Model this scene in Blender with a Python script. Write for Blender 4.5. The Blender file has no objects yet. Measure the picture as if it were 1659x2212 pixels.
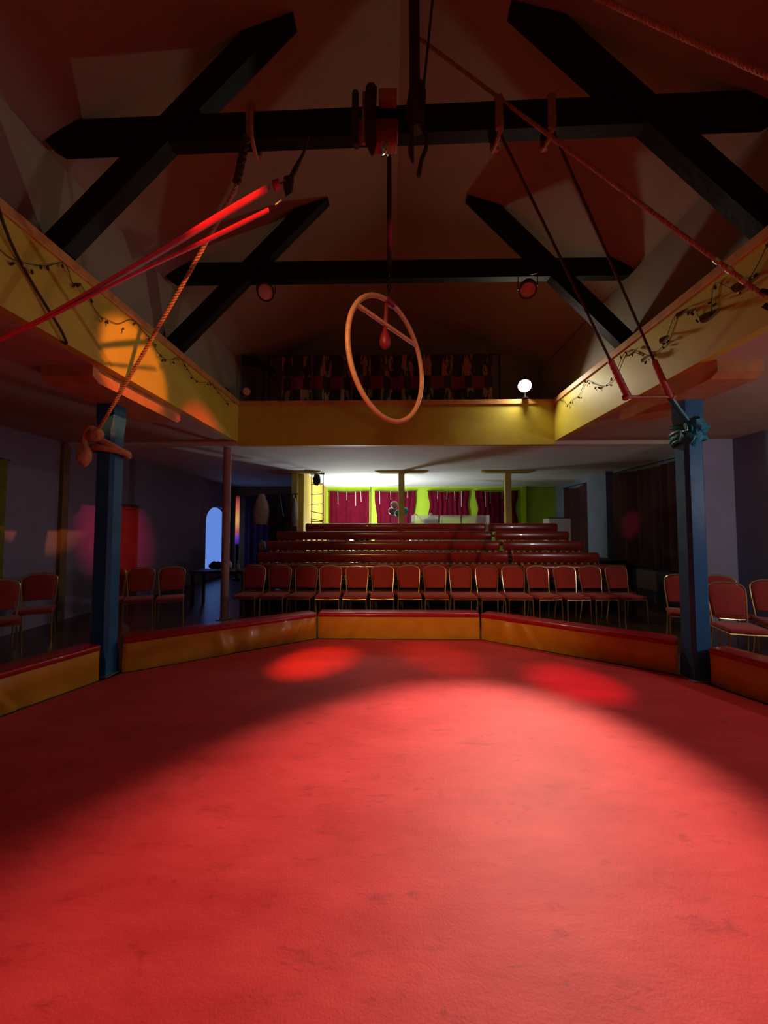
import bpy, bmesh, math, random
from mathutils import Vector, Matrix, noise

random.seed(7)
R = math.radians
scene = bpy.context.scene
COL = scene.collection

# ------------------------------------------------------------------ camera
cam_d = bpy.data.cameras.new('camera')
cam = bpy.data.objects.new('camera', cam_d)
COL.objects.link(cam)
cam.location = (0, 0, 1.65)
cam.rotation_euler = (R(90 + 2.69), 0, R(1.07))
cam_d.sensor_fit = 'HORIZONTAL'
cam_d.sensor_width = 36
cam_d.lens = 36 * 830 / 1659
cam_d.clip_start = 0.05
scene.camera = cam

# ------------------------------------------------------------------ world, exposure
w = bpy.data.worlds.new('world')
scene.world = w
w.use_nodes = True
w.node_tree.nodes['Background'].inputs[0].default_value = (0.10, 0.16, 0.35, 1)
w.node_tree.nodes['Background'].inputs[1].default_value = 0.15
vs = scene.view_settings
vs.view_transform = 'Standard'
vs.look = 'None'
vs.gamma = 1
vs.use_curve_mapping = False
vs.exposure = 0.0

KEY_POS = (2.40, 6.83, 4.24)      # the lit spotlight standing on the far parapet
KEY_AIM = (0.38, 2.10, 0.0)
KEY_POWER = 2350
WALL_GLOW = 340                   # added unseen globe on the right side wall
WORK_POWER = 135                  # added unseen work lights in the back room

# ------------------------------------------------------------------ materials
MATS = {}
def mat(name, col, rough=0.6, metal=0.0, spec=0.5, var=0.0, vscale=6.0, bump=0.0, bscale=40.0, coat=0.0, sheen=0.0, emit=None, estr=0.0):
    m = bpy.data.materials.new(name)
    m.use_nodes = True
    nt = m.node_tree
    b = nt.nodes['Principled BSDF']
    b.inputs['Base Color'].default_value = (*col, 1)
    b.inputs['Roughness'].default_value = rough
    b.inputs['Metallic'].default_value = metal
    b.inputs['Specular IOR Level'].default_value = spec
    b.inputs['Coat Weight'].default_value = coat
    b.inputs['Sheen Weight'].default_value = sheen
    if emit:
        b.inputs['Emission Color'].default_value = (*emit, 1)
        b.inputs['Emission Strength'].default_value = estr
    if var or bump:
        tc = nt.nodes.new('ShaderNodeTexCoord')
    if var:
        n = nt.nodes.new('ShaderNodeTexNoise')
        n.inputs['Scale'].default_value = vscale
        n.inputs['Detail'].default_value = 5
        nt.links.new(tc.outputs['Object'], n.inputs['Vector'])
        r = nt.nodes.new('ShaderNodeValToRGB')
        r.color_ramp.elements[0].position = 0.3
        r.color_ramp.elements[1].position = 0.7
        r.color_ramp.elements[0].color = (*[c * (1 - var) for c in col], 1)
        r.color_ramp.elements[1].color = (*[min(1, c * (1 + var)) for c in col], 1)
        nt.links.new(n.outputs['Fac'], r.inputs['Fac'])
        nt.links.new(r.outputs['Color'], b.inputs['Base Color'])
    if bump:
        n2 = nt.nodes.new('ShaderNodeTexNoise')
        n2.inputs['Scale'].default_value = bscale
        n2.inputs['Detail'].default_value = 6
        nt.links.new(tc.outputs['Object'], n2.inputs['Vector'])
        bp = nt.nodes.new('ShaderNodeBump')
        bp.inputs['Strength'].default_value = bump
        bp.inputs['Distance'].default_value = 0.01
        nt.links.new(n2.outputs['Fac'], bp.inputs['Height'])
        nt.links.new(bp.outputs['Normal'], b.inputs['Normal'])
    MATS[name] = m
    return m

mat('plaster', (0.34, 0.31, 0.25), 0.85, var=0.06, vscale=2, bump=0.15, bscale=30)
mat('ceiling_white', (0.78, 0.76, 0.73), 0.8, var=0.05, vscale=1.5, bump=0.1, bscale=25)
mat('soffit', (0.50, 0.36, 0.26), 0.75, var=0.06, vscale=1.5, bump=0.1, bscale=25)
mat('yellow_wall', (0.60, 0.50, 0.05), 0.55, var=0.08, vscale=2.5, bump=0.12, bscale=20)
mat('cap_wood', (0.62, 0.30, 0.09), 0.5, var=0.18, vscale=9, bump=0.2, bscale=30)
mat('plank_wood', (0.55, 0.24, 0.08), 0.5, var=0.2, vscale=7, bump=0.25, bscale=25)
mat('lilac_wall', (0.30, 0.27, 0.42), 0.75, var=0.06, vscale=2, bump=0.1)
mat('lilac_wall_lit', (0.44, 0.43, 0.62), 0.75, var=0.06, vscale=2, bump=0.1)  # lighter copy of the lilac wall paint, with the pier's brighter light in its colour
mat('blue_wall', (0.20, 0.25, 0.40), 0.75, var=0.06, vscale=2, bump=0.1)
mat('green_wall', (0.42, 0.62, 0.02), 0.7, var=0.06, vscale=2, bump=0.1)
mat('ochre_wall', (0.66, 0.47, 0.06), 0.7, var=0.06, vscale=2, bump=0.1)
mat('brown_wall', (0.22, 0.13, 0.06), 0.8, var=0.1, vscale=3, bump=0.1)
mat('pale_trim', (0.72, 0.66, 0.58), 0.5, var=0.05)
mat('floor_brown', (0.085, 0.045, 0.028), 0.32, var=0.3, vscale=5, bump=0.1, bscale=20)
mat('black_beam', (0.006, 0.007, 0.010), 0.6, spec=0.25, var=0.3, vscale=8, bump=0.3, bscale=18)
mat('blue_post', (0.028, 0.15, 0.34), 0.42, spec=0.3, var=0.12, vscale=6, bump=0.2, bscale=20)
mat('pink_post', (0.42, 0.24, 0.25), 0.5, var=0.1)
mat('ochre_post', (0.48, 0.40, 0.08), 0.6, var=0.12, vscale=8, bump=0.2)
mat('base_metal', (0.55, 0.52, 0.48), 0.35, metal=0.8, var=0.15)
mat('vinyl_orange', (0.66, 0.31, 0.02), 0.36, var=0.10, vscale=5, bump=0.12, bscale=14, coat=0.15)
mat('vinyl_red', (0.42, 0.006, 0.012), 0.33, var=0.12, vscale=8, bump=0.15, bscale=22, coat=0.15)
mat('pew_red', (0.30, 0.026, 0.014), 0.2, var=0.12, vscale=6, bump=0.06, bscale=18, coat=0.5)
mat('pew_wood', (0.07, 0.02, 0.012), 0.4, var=0.25, vscale=7)
mat('spindle_wood', (0.42, 0.25, 0.14), 0.35, var=0.2)
mat('chair_red', (0.40, 0.030, 0.020), 0.8, var=0.12, vscale=22, bump=0.15, bscale=120, sheen=0.2)
mat('gold', (0.83, 0.60, 0.27), 0.28, metal=1.0, var=0.06)
mat('riser_dark', (0.022, 0.020, 0.022), 0.7, var=0.3)
mat('hoop_tape', (0.66, 0.30, 0.16), 0.4, var=0.12, vscale=30, bump=0.3, bscale=90)
mat('strap_red', (0.62, 0.008, 0.025), 0.55, var=0.1, vscale=20, bump=0.2, bscale=90)
mat('strap_crimson', (0.24, 0.006, 0.03), 0.5, var=0.1, vscale=20)
mat('rope_tan', (0.50, 0.26, 0.15), 0.85, var=0.2, vscale=40, bump=0.6, bscale=120)
mat('rope_dark', (0.06, 0.04, 0.03), 0.85, var=0.3, vscale=40, bump=0.5, bscale=120)
mat('pad_red', (0.45, 0.07, 0.05), 0.5, var=0.15, vscale=30, bump=0.4, bscale=60)
mat('teal_cloth', (0.008, 0.24, 0.33), 0.45, var=0.25, vscale=14, bump=0.4, bscale=40)
mat('peach_cloth', (0.62, 0.30, 0.15), 0.75, var=0.15, vscale=14, bump=0.4, bscale=50)
mat('steel', (0.75, 0.74, 0.72), 0.2, metal=1.0)
mat('black_metal', (0.012, 0.012, 0.014), 0.4, metal=0.3)
mat('black_cloth', (0.010, 0.009, 0.011), 0.9, var=0.3, vscale=12)
mat('lens_dull', (0.62, 0.42, 0.38), 0.35, var=0.1)
mat('curtain_maroon', (0.12, 0.002, 0.015), 0.85, spec=0.1, var=0.2, vscale=6, bump=0.2, bscale=60)
mat('curtain_dark', (0.055, 0.010, 0.016), 0.85, var=0.25, vscale=6, bump=0.2, bscale=60)
mat('curtain_lime', (0.18, 0.20, 0.015), 0.8, var=0.25, vscale=6)
mat('curtain_violet', (0.05, 0.012, 0.06), 0.85, var=0.2, vscale=5)
mat('wire_green', (0.03, 0.028, 0.012), 0.6)
mat('bulb_dark', (0.05, 0.04, 0.02), 0.15)
mat('leaf_olive', (0.26, 0.20, 0.03), 0.5, var=0.25, vscale=20)
mat('bulb_clear', (0.85, 0.82, 0.75), 0.08, spec=0.8)
mat('white_paint', (0.62, 0.68, 0.66), 0.45, var=0.04)
mat('white_plain', (0.80, 0.78, 0.74), 0.5)
mat('grey_panel', (0.32, 0.30, 0.25), 0.7, var=0.08)
mat('pale_cloth', (0.42, 0.34, 0.28), 0.9, var=0.25, vscale=8, bump=0.4, bscale=20)
mat('grey_cloth', (0.25, 0.24, 0.23), 0.8, var=0.25, vscale=8, bump=0.3, bscale=20)
mat('counter_grey', (0.40, 0.37, 0.33), 0.5, var=0.08)
mat('carpet_seam', (0.16, 0.003, 0.005), 0.9, var=0.3, vscale=15)
mat('dark_wood', (0.035, 0.018, 0.012), 0.45, var=0.3)
mat('door_red', (0.22, 0.06, 0.03), 0.5, var=0.15, vscale=4)
mat('balloon_teal', (0.01, 0.62, 0.60), 0.2, spec=0.6)
mat('balloon_dim_teal', (0.02, 0.22, 0.24), 0.25)
mat('balloon_pink', (0.55, 0.36, 0.36), 0.25)
mat('balloon_violet', (0.14, 0.07, 0.17), 0.25)
mat('orange_plastic', (0.85, 0.30, 0.12), 0.4)
mat('lamp_hot', (1, 1, 1), 0.4, emit=(1.0, 0.88, 0.66), estr=240)
mat('worklight_hot', (1, 1, 1), 0.4, emit=(0.86, 0.95, 1.0), estr=18)
mat('globe_lit', (1, 1, 1), 0.4, emit=(1.0, 0.92, 0.88), estr=WALL_GLOW)
mat('dusk_pane', (0.1, 0.2, 0.5), 0.3, emit=(0.115, 0.235, 0.68), estr=1.0)

def glass_mat():
    m = bpy.data.materials.new('clear_screen'); m.use_nodes = True
    b = m.node_tree.nodes['Principled BSDF']
    b.inputs['Base Color'].default_value = (0.75, 0.75, 0.72, 1)
    b.inputs['Roughness'].default_value = 0.15
    b.inputs['Alpha'].default_value = 0.35
    MATS['clear_screen'] = m
glass_mat()

def carpet_mat():
    m = bpy.data.materials.new('carpet_red'); m.use_nodes = True
    nt = m.node_tree; N = nt.nodes.new; L = nt.links.new
    b = nt.nodes['Principled BSDF']
    b.inputs['Roughness'].default_value = 0.62
    b.inputs['Specular IOR Level'].default_value = 0.28
    b.inputs['Sheen Weight'].default_value = 0.12
    b.inputs['Sheen Roughness'].default_value = 0.4
    tc = N('ShaderNodeTexCoord')
    # worn lighter / darker clouds
    n1 = N('ShaderNodeTexNoise'); n1.inputs['Scale'].default_value = 1.6; n1.inputs['Detail'].default_value = 8; n1.inputs['Roughness'].default_value = 0.62
    mp = N('ShaderNodeMapping'); mp.inputs['Scale'].default_value = (0.8, 1.6, 1)
    L(tc.outputs['Object'], mp.inputs['Vector']); L(mp.outputs['Vector'], n1.inputs['Vector'])
    r1 = N('ShaderNodeValToRGB')
    r1.color_ramp.elements[0].position = 0.32; r1.color_ramp.elements[0].color = (0.52, 0.008, 0.010, 1)
    r1.color_ramp.elements[1].position = 0.66; r1.color_ramp.elements[1].color = (0.70, 0.030, 0.032, 1)
    L(n1.outputs['Fac'], r1.inputs['Fac'])
    # scuffs stretched across the ring
    mp2 = N('ShaderNodeMapping'); mp2.inputs['Scale'].default_value = (1.5, 3.6, 1)
    n2 = N('ShaderNodeTexNoise'); n2.inputs['Scale'].default_value = 2.4; n2.inputs['Detail'].default_value = 7; n2.inputs['Roughness'].default_value = 0.7; n2.inputs['Distortion'].default_value = 0.6
    L(tc.outputs['Object'], mp2.inputs['Vector']); L(mp2.outputs['Vector'], n2.inputs['Vector'])
    r2 = N('ShaderNodeValToRGB')
    r2.color_ramp.elements[0].position = 0.57; r2.color_ramp.elements[0].color = (0, 0, 0, 1)
    r2.color_ramp.elements[1].position = 0.70; r2.color_ramp.elements[1].color = (1, 1, 1, 1)
    L(n2.outputs['Fac'], r2.inputs['Fac'])
    mx = N('ShaderNodeMixRGB'); mx.inputs['Color2'].default_value = (0.36, 0.003, 0.005, 1)
    fm = N('ShaderNodeMath'); fm.operation = 'MULTIPLY'; fm.inputs[1].default_value = 0.8
    L(r2.outputs['Color'], fm.inputs[0]); L(fm.outputs[0], mx.inputs['Fac']); L(r1.outputs['Color'], mx.inputs['Color1'])
    # small dark spots
    v = N('ShaderNodeTexVoronoi'); v.inputs['Scale'].default_value = 4.2; v.inputs['Randomness'].default_value = 1.0
    L(tc.outputs['Object'], v.inputs['Vector'])
    r3 = N('ShaderNodeValToRGB')
    r3.color_ramp.elements[0].position = 0.03; r3.color_ramp.elements[0].color = (1, 1, 1, 1)
    r3.color_ramp.elements[1].position = 0.07; r3.color_ramp.elements[1].color = (0, 0, 0, 1)
    L(v.outputs['Distance'], r3.inputs['Fac'])
    f3 = N('ShaderNodeMath'); f3.operation = 'MULTIPLY'; f3.inputs[1].default_value = 0.45
    L(r3.outputs['Color'], f3.inputs[0])
    mx2 = N('ShaderNodeMixRGB'); mx2.inputs['Color2'].default_value = (0.25, 0.003, 0.004, 1)
    L(f3.outputs[0], mx2.inputs['Fac']); L(mx.outputs['Color'], mx2.inputs['Color1'])
    L(mx2.outputs['Color'], b.inputs['Base Color'])
    # creases + pile
    n4 = N('ShaderNodeTexNoise'); n4.inputs['Scale'].default_value = 3.0; n4.inputs['Detail'].default_value = 4
    L(mp2.outputs['Vector'], n4.inputs['Vector'])
    n5 = N('ShaderNodeTexNoise'); n5.inputs['Scale'].default_value = 90; n5.inputs['Detail'].default_value = 3
    L(tc.outputs['Object'], n5.inputs['Vector'])
    b1 = N('ShaderNodeBump'); b1.inputs['Strength'].default_value = 0.16; b1.inputs['Distance'].default_value = 0.02
    b2 = N('ShaderNodeBump'); b2.inputs['Strength'].default_value = 0.25; b2.inputs['Distance'].default_value = 0.004
    L(n4.outputs['Fac'], b1.inputs['Height']); L(n5.outputs['Fac'], b2.inputs['Height']); L(b1.outputs['Normal'], b2.inputs['Normal'])
    L(b2.outputs['Normal'], b.inputs['Normal'])
    MATS['carpet_red'] = m
carpet_mat()

def print_mat():
    """printed cloth: repeated figures in two rows with a dark red band between"""
    m = bpy.data.materials.new('printed_cloth'); m.use_nodes = True
    nt = m.node_tree; N = nt.nodes.new; L = nt.links.new
    b = nt.nodes['Principled BSDF']; b.inputs['Roughness'].default_value = 0.85
    tc = N('ShaderNodeTexCoord'); sx = N('ShaderNodeSeparateXYZ')
    L(tc.outputs['Object'], sx.inputs[0])
    def mth(op, a, c=None):
        n = N('ShaderNodeMath'); n.operation = op
        for i, val in enumerate((a, c)):
            if val is None: continue
            if isinstance(val, (int, float)): n.inputs[i].default_value = val
            else: L(val, n.inputs[i])
        return n.outputs[0]
    mp = N('ShaderNodeMapping'); mp.inputs['Scale'].default_value = (13, 1, 2.6); mp.inputs['Rotation'].default_value = (0, 0.22, 0)
    L(tc.outputs['Object'], mp.inputs['Vector'])
    n1 = N('ShaderNodeTexNoise'); n1.inputs['Scale'].default_value = 1.0; n1.inputs['Detail'].default_value = 4
    L(mp.outputs['Vector'], n1.inputs['Vector'])
    stroke = mth('GREATER_THAN', n1.outputs['Fac'], 0.50)
    per = mth('SINE', mth('MULTIPLY', sx.outputs['X'], 2 * math.pi / 0.40))
    fig = mth('GREATER_THAN', per, -0.25)
    z = sx.outputs['Z']
    up = mth('GREATER_THAN', z, 0.57)
    mid = mth('MULTIPLY', mth('GREATER_THAN', z, 0.32), mth('LESS_THAN', z, 0.57))
    low = mth('LESS_THAN', z, 0.32)
    dark = (0.035, 0.035, 0.035, 1)
    def mix(f, c1, c2):
        x = N('ShaderNodeMixRGB')
        L(f, x.inputs['Fac'])
        for i, c in (('Color1', c1), ('Color2', c2)):
            if isinstance(c, tuple): x.inputs[i].default_value = c
            else: L(c, x.inputs[i])
        return x.outputs['Color']
    pale = mix(mth('MULTIPLY', stroke, fig), dark, (0.40, 0.20, 0.16, 1))
    red = mix(mth('GREATER_THAN', per, 0.45), (0.26, 0.035, 0.06, 1), (0.05, 0.035, 0.05, 1))
    lo = mix(mth('MULTIPLY', stroke, fig), (0.04, 0.045, 0.035, 1), (0.52, 0.30, 0.16, 1))
    c = mix(mid, pale, red)
    c = mix(low, c, lo)
    L(c, b.inputs['Base Color'])
    MATS['printed_cloth'] = m
print_mat()

def tube_mat():
    """emissive column: red top, amber middle, violet foot"""
    m = bpy.data.materials.new('colour_column'); m.use_nodes = True
    nt = m.node_tree; N = nt.nodes.new; L = nt.links.new
    b = nt.nodes['Principled BSDF']
    b.inputs['Base Color'].default_value = (0.05, 0.03, 0.03, 1)
    tc = N('ShaderNodeTexCoord'); sx = N('ShaderNodeSeparateXYZ'); L(tc.outputs['Object'], sx.inputs[0])
    mr = N('ShaderNodeMapRange'); mr.inputs['From Min'].default_value = 0; mr.inputs['From Max'].default_value = 1.6
    L(sx.outputs['Z'], mr.inputs['Value'])
    r = N('ShaderNodeValToRGB'); e = r.color_ramp.elements
    e[0].position = 0.0; e[0].color = (0.03, 0.005, 0.16, 1)
    e[1].position = 1.0; e[1].color = (0.05, 0.006, 0.004, 1)
    for p, c in ((0.14, (0.09, 0.03, 0.42, 1)), (0.26, (0.36, 0.06, 0.06, 1)), (0.5, (0.62, 0.32, 0.09, 1)), (0.75, (0.45, 0.12, 0.07, 1)), (0.9, (0.30, 0.04, 0.03, 1))):
        x = e.new(p); x.color = c
    L(mr.outputs[0], r.inputs['Fac']); L(r.outputs['Color'], b.inputs['Emission Color'])
    b.inputs['Emission Strength'].default_value = 1.1
    MATS['colour_column'] = m
tube_mat()

# ------------------------------------------------------------------ object helpers
class MB:
    def __init__(self):
        self.bm = bmesh.new()
    def box(self, x0, x1, y0, y1, z0, z1, bevel=0.0, seg=2, M=None):
        r = bmesh.ops.create_cube(self.bm, size=1)
        vs_ = r['verts']
        for v in vs_:
            v.co = Vector(((v.co.x + .5) * (x1 - x0) + x0, (v.co.y + .5) * (y1 - y0) + y0, (v.co.z + .5) * (z1 - z0) + z0))
        if bevel:
            es = list({e for v in vs_ for e in v.link_edges})
            rb = bmesh.ops.bevel(self.bm, geom=es, offset=bevel, segments=seg, affect='EDGES', profile=0.5)
            vs_ = list({v for f in rb['faces'] for v in f.verts} | {v for v in vs_ if v.is_valid})
        if M is not None:
            for v in vs_: v.co = M @ v.co
        return self
    def tube(self, pts, r, seg=8, closed=False, cap=True, flat=1.0, twist=0.0):
        """sweep a circle (radius r or list of radii) along pts"""
        pts = [Vector(p) for p in pts]
        n = len(pts)
        rs = r if isinstance(r, (list, tuple)) else [r] * n
        up = Vector((0, 0, 1))
        prev = None
        rings = []
        for i, p in enumerate(pts):
            if closed: t = pts[(i + 1) % n] - pts[i - 1]
            else: t = pts[min(i + 1, n - 1)] - pts[max(i - 1, 0)]
            t.normalize()
            if prev is None:
                a = t.cross(up)
                if a.length < 1e-3: a = t.cross(Vector((1, 0, 0)))
            else:
                a = prev - t * prev.dot(t)
            a.normalize(); prev = a
            bvec = t.cross(a)
            ring = []
            for k in range(seg):
                an = 2 * math.pi * k / seg + twist * i
                ring.append(self.bm.verts.new(p + a * math.cos(an) * rs[i] + bvec * math.sin(an) * rs[i] * flat))
            rings.append(ring)
        m = n if closed else n - 1
        for i in range(m):
            A, B = rings[i], rings[(i + 1) % n]
            for k in range(seg):
                try: self.bm.faces.new((A[k], A[(k + 1) % seg], B[(k + 1) % seg], B[k]))
                except ValueError: pass
        if cap and not closed:
            self.bm.faces.new(rings[0][::-1]); self.bm.faces.new(rings[-1])
        return self
    def lathe(self, prof, seg=20, M=None):
        """prof: list of (radius, z)"""
        rings = []
        for r, z in prof:
            ring = []
            for k in range(seg):
                a = 2 * math.pi * k / seg
                co = Vector((r * math.cos(a), r * math.sin(a), z))
                ring.append(self.bm.verts.new(M @ co if M is not None else co))
            rings.append(ring)
        for A, B in zip(rings, rings[1:]):
            for k in range(seg):
                self.bm.faces.new((A[k], A[(k + 1) % seg], B[(k + 1) % seg], B[k]))
        self.bm.faces.new(rings[0][::-1]); self.bm.faces.new(rings[-1])
        return self
    def prism(self, poly, fn, a, b):
        """extrude 2D polygon; fn(u, v, w) -> 3D; w runs a..b"""
        A = [self.bm.verts.new(fn(u, v, a)) for u, v in poly]
        B = [self.bm.verts.new(fn(u, v, b)) for u, v in poly]
        n = len(poly)
        self.bm.faces.new(A); self.bm.faces.new(B[::-1])
        for i in range(n):
            self.bm.faces.new((A[i], B[i], B[(i + 1) % n], A[(i + 1) % n]))
        return self
    def grid(self, nu, nv, fn, thick=None):
        """fn(u,v) -> Vector, u,v in 0..1 ; thick: offset vector for a back side"""
        def sheet(off):
            return [[self.bm.verts.new(fn(i / nu, j / nv) + off) for j in range(nv + 1)] for i in range(nu + 1)]
        V = sheet(Vector((0, 0, 0)))
        for i in range(nu):
            for j in range(nv):
                self.bm.faces.new((V[i][j], V[i + 1][j], V[i + 1][j + 1], V[i][j + 1]))
        if thick is not None:
            W = sheet(Vector(thick))
            for i in range(nu):
                for j in range(nv):
                    self.bm.faces.new((W[i][j], W[i][j + 1], W[i + 1][j + 1], W[i + 1][j]))
            for i in range(nu):
                self.bm.faces.new((V[i][0], W[i][0], W[i + 1][0], V[i + 1][0]))
                self.bm.faces.new((V[i][nv], V[i + 1][nv], W[i + 1][nv], W[i][nv]))
            for j in range(nv):
                self.bm.faces.new((V[0][j], V[0][j + 1], W[0][j + 1], W[0][j]))
                self.bm.faces.new((V[nu][j], W[nu][j], W[nu][j + 1], V[nu][j + 1]))
        return self
    def blob(self, c, r, seg=14, lump=0.0, freq=3.0, seed=0):
        rr = bmesh.ops.create_uvsphere(self.bm, u_segments=seg, v_segments=max(6, seg * 2 // 3), radius=1)
        for v in rr['verts']:
            d = v.co.copy()
            k = 1 + lump * noise.noise(d * freq + Vector((seed * 3.1, seed * 1.7, seed)))
            v.co = Vector(c) + Vector((d.x * r[0], d.y * r[1], d.z * r[2])) * k
        return self
    def build(self, name, m, parent=None, smooth=True):
        bmesh.ops.recalc_face_normals(self.bm, faces=self.bm.faces)
        me = bpy.data.meshes.new(name)
        self.bm.to_mesh(me); self.bm.free()
        me.materials.append(MATS[m])
        if smooth:
            me.shade_smooth()
            try: me.set_sharp_from_angle(angle=R(38))
            except Exception: pass
        o = bpy.data.objects.new(name, me)
        COL.objects.link(o)
        if parent: o.parent = parent
        return o

def tag(o, label, cat, group=None, kind=None):
    o['label'] = label; o['category'] = cat
    if group: o['group'] = group
    if kind: o['kind'] = kind
    return o
def thing(name, label, cat, loc=(0, 0, 0), rz=0.0, group=None):
    o = bpy.data.objects.new(name, None)
    o.empty_display_size = 0.1
    COL.objects.link(o); o.location = loc; o.rotation_euler = (0, 0, rz)
    return tag(o, label, cat, group)
def struct(o, label=None, cat=None):
    o['kind'] = 'structure'
    if label: o['label'] = label
    if cat: o['category'] = cat
    return o
def dup(root, loc, rz, label, group=None):
    r = root.copy(); COL.objects.link(r); r.location = loc; r.rotation_euler = (0, 0, rz)
    r['label'] = label
    if group: r['group'] = group
    for ch in list(root.children):
        c = ch.copy(); COL.objects.link(c); c.parent = r
        for g in ch.children:
            d = g.copy(); COL.objects.link(d); d.parent = c
    return r
def part_copy(o, parent, loc, rot=None, scale=None):
    c = o.copy(); COL.objects.link(c); c.parent = parent; c.location = loc
    if rot is not None: c.rotation_euler = rot
    if scale is not None: c.scale = scale
    return c
def spline(pts, n=8):
    """Catmull-Rom through pts"""
    P = [Vector(p) for p in pts]
    P = [P[0] * 2 - P[1]] + P + [P[-1] * 2 - P[-2]]
    out = []
    for i in range(1, len(P) - 2):
        a, b, c, d = P[i - 1], P[i], P[i + 1], P[i + 2]
        for k in range(n):
            t = k / n
            out.append(0.5 * ((2 * b) + (c - a) * t + (2 * a - 5 * b + 4 * c - d) * t * t + (3 * b - a - 3 * c + d) * t ** 3))
    out.append(P[-2])
    return out
def sagged(a, b, sag, n=14):
    a, b = Vector(a), Vector(b)
    return [a.lerp(b, i / n) - Vector((0, 0, sag * 4 * (i / n) * (1 - i / n))) for i in range(n + 1)]
def rope_mesh(mb, pts, r, strands=3, pitch=0.09, seg=6):
    """a laid rope: strands twisted round each other"""
    P = [Vector(p) for p in pts]
    # resample
    L = [0]
    for a, b in zip(P, P[1:]): L.append(L[-1] + (b - a).length)
    tot = L[-1]; n = max(6, int(tot / (pitch / 7)))
    out = []; j = 0
    for i in range(n + 1):
        s = tot * i / n
        while j < len(L) - 2 and L[j + 1] < s: j += 1
        t = (s - L[j]) / max(1e-6, L[j + 1] - L[j])
        out.append((P[j].lerp(P[j + 1], t), s))
    for k in range(strands):
        q = []
        prev = None
        for i, (p, s) in enumerate(out):
            t = (out[min(i + 1, n)][0] - out[max(i - 1, 0)][0]).normalized()
            if prev is None:
                a = t.cross(Vector((0, 0, 1)))
                if a.length < 1e-3: a = t.cross(Vector((1, 0, 0)))
            else: a = prev - t * prev.dot(t)
            a.normalize(); prev = a; b = t.cross(a)
            an = 2 * math.pi * (s / pitch + k / strands)
            q.append(p + (a * math.cos(an) + b * math.sin(an)) * r * 0.5)
        mb.tube(q, r * 0.56, seg=seg)
    return mb

XL, XR = -6.05, 6.07          # inner faces of the long side walls
PL, PR = -2.82, 2.97          # parapet faces towards the ring opening
YF = 6.95                     # far parapet
YB = 14.7                     # back wall
ZS = 3.27                     # soffit
CX0 = 0.09                    # ridge line

# ------------------------------------------------------------------ setting: floor, walls, ceilings
struct(MB().box(-6.3, 6.45, -4.2, 14.95, -0.12, 0).build('floor', 'floor_brown', smooth=False))

# left wall with the arched window opening
def wall_left():
    mb = MB()
    y0, y1, zb, zs, zt, H = 12.45, 14.15, 0.34, 1.95, 2.47, 3.36
    mb.box(-6.25, XL, -4.2, y0, 0, H); mb.box(-6.25, XL, y1, 14.95, 0, H); mb.box(-6.25, XL, y0, y1, 0, zb)
    arch = []
    for i in range(17):
        a = math.pi * (1 - i / 16)
        arch.append(((y0 + y1) / 2 + (y1 - y0) / 2 * math.cos(a), zs + (zt - zs) * math.sin(a)))
    for (ya, za), (yb, zb2) in zip(arch, arch[1:]):
        mb.prism([(ya, za), (yb, zb2), (yb, H), (ya, H)], lambda u, v, w_: Vector((w_, u, v)), -6.25, XL)
    return mb.build('wall_left', 'lilac_wall', smooth=False), arch, (y0, y1, zb, zs)
wl, ARCH, WIN = wall_left(); struct(wl)
wo = bpy.data.objects.new('window_1', None); COL.objects.link(wo); wo.location = (XL, 13.3, 0.34); wo['kind'] = 'structure'
def rel(o): return Matrix.Translation(-Vector(o.location))
y0, y1, zb, zs = WIN
poly = [(y0, zb), (y1, zb)] + [(a, b) for a, b in ARCH[::-1]]
o = MB().prism(poly, lambda u, v, w_: Vector((w_ - XL, u - 13.3, v - 0.34)), -6.20, -6.17).build('pane', 'dusk_pane', wo, smooth=False)
fr = [Vector((-0.10, a - 13.3, b - 0.34)) for a, b in [(y0, zb)] + ARCH + [(y1, zb)]]
MB().tube(fr, 0.03, seg=6).build('window_frame', 'dark_wood', wo)
MB().box(-0.12, 0.06, y0 - 13.35, y1 - 13.25, -0.05, 0.0).build('window_sill', 'dark_wood', wo, smooth=False)

struct(MB().box(XR + 0.18, XR + 0.38, 6.9, 14.95, 0, 3.4).box(XR, XR + 0.38, -4.2, 6.9, 0, 3.4).build('wall_right', 'blue_wall', smooth=False))
struct(MB().box(5.42, XR + 0.1, 6.88, 7.3, 0, 3.36, bevel=0.015).build('wall_pier', 'lilac_wall_lit', smooth=False))
struct(MB().box(-6.3, 6.45, YB, 14.95, 0, 3.4).build('wall_back', 'green_wall', smooth=False))
struct(MB().box(-2.72, -2.50, 10.9, YB, 0, 3.36).build('wall_partition', 'ochre_wall', smooth=False))
struct(MB().box(XL, -2.72, 14.45, YB, 0, 3.36).build('wall_back_left', 'brown_wall', smooth=False))
struct(MB().box(-6.3, 6.45, -4.4, -4.2, 0, 7).build('wall_front', 'plaster', smooth=False))

struct(MB().box(-6.3, PL - 0.001, -4.2, YF, ZS, ZS + 0.08).build('ceiling_left', 'soffit', smooth=False))
struct(MB().box(PR + 0.001, 6.45, -4.2, YF, ZS, ZS + 0.08).build('ceiling_right', 'soffit', smooth=False))
struct(MB().box(-6.3, 6.45, YF + 0.11, 14.95, 3.31, 3.39).build('ceiling_back', 'ceiling_white', smooth=False))
struct(MB().box(PL, PR, -4.2, -1.3, ZS, ZS + 0.08).build('ceiling_front', 'soffit', smooth=False))

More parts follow.
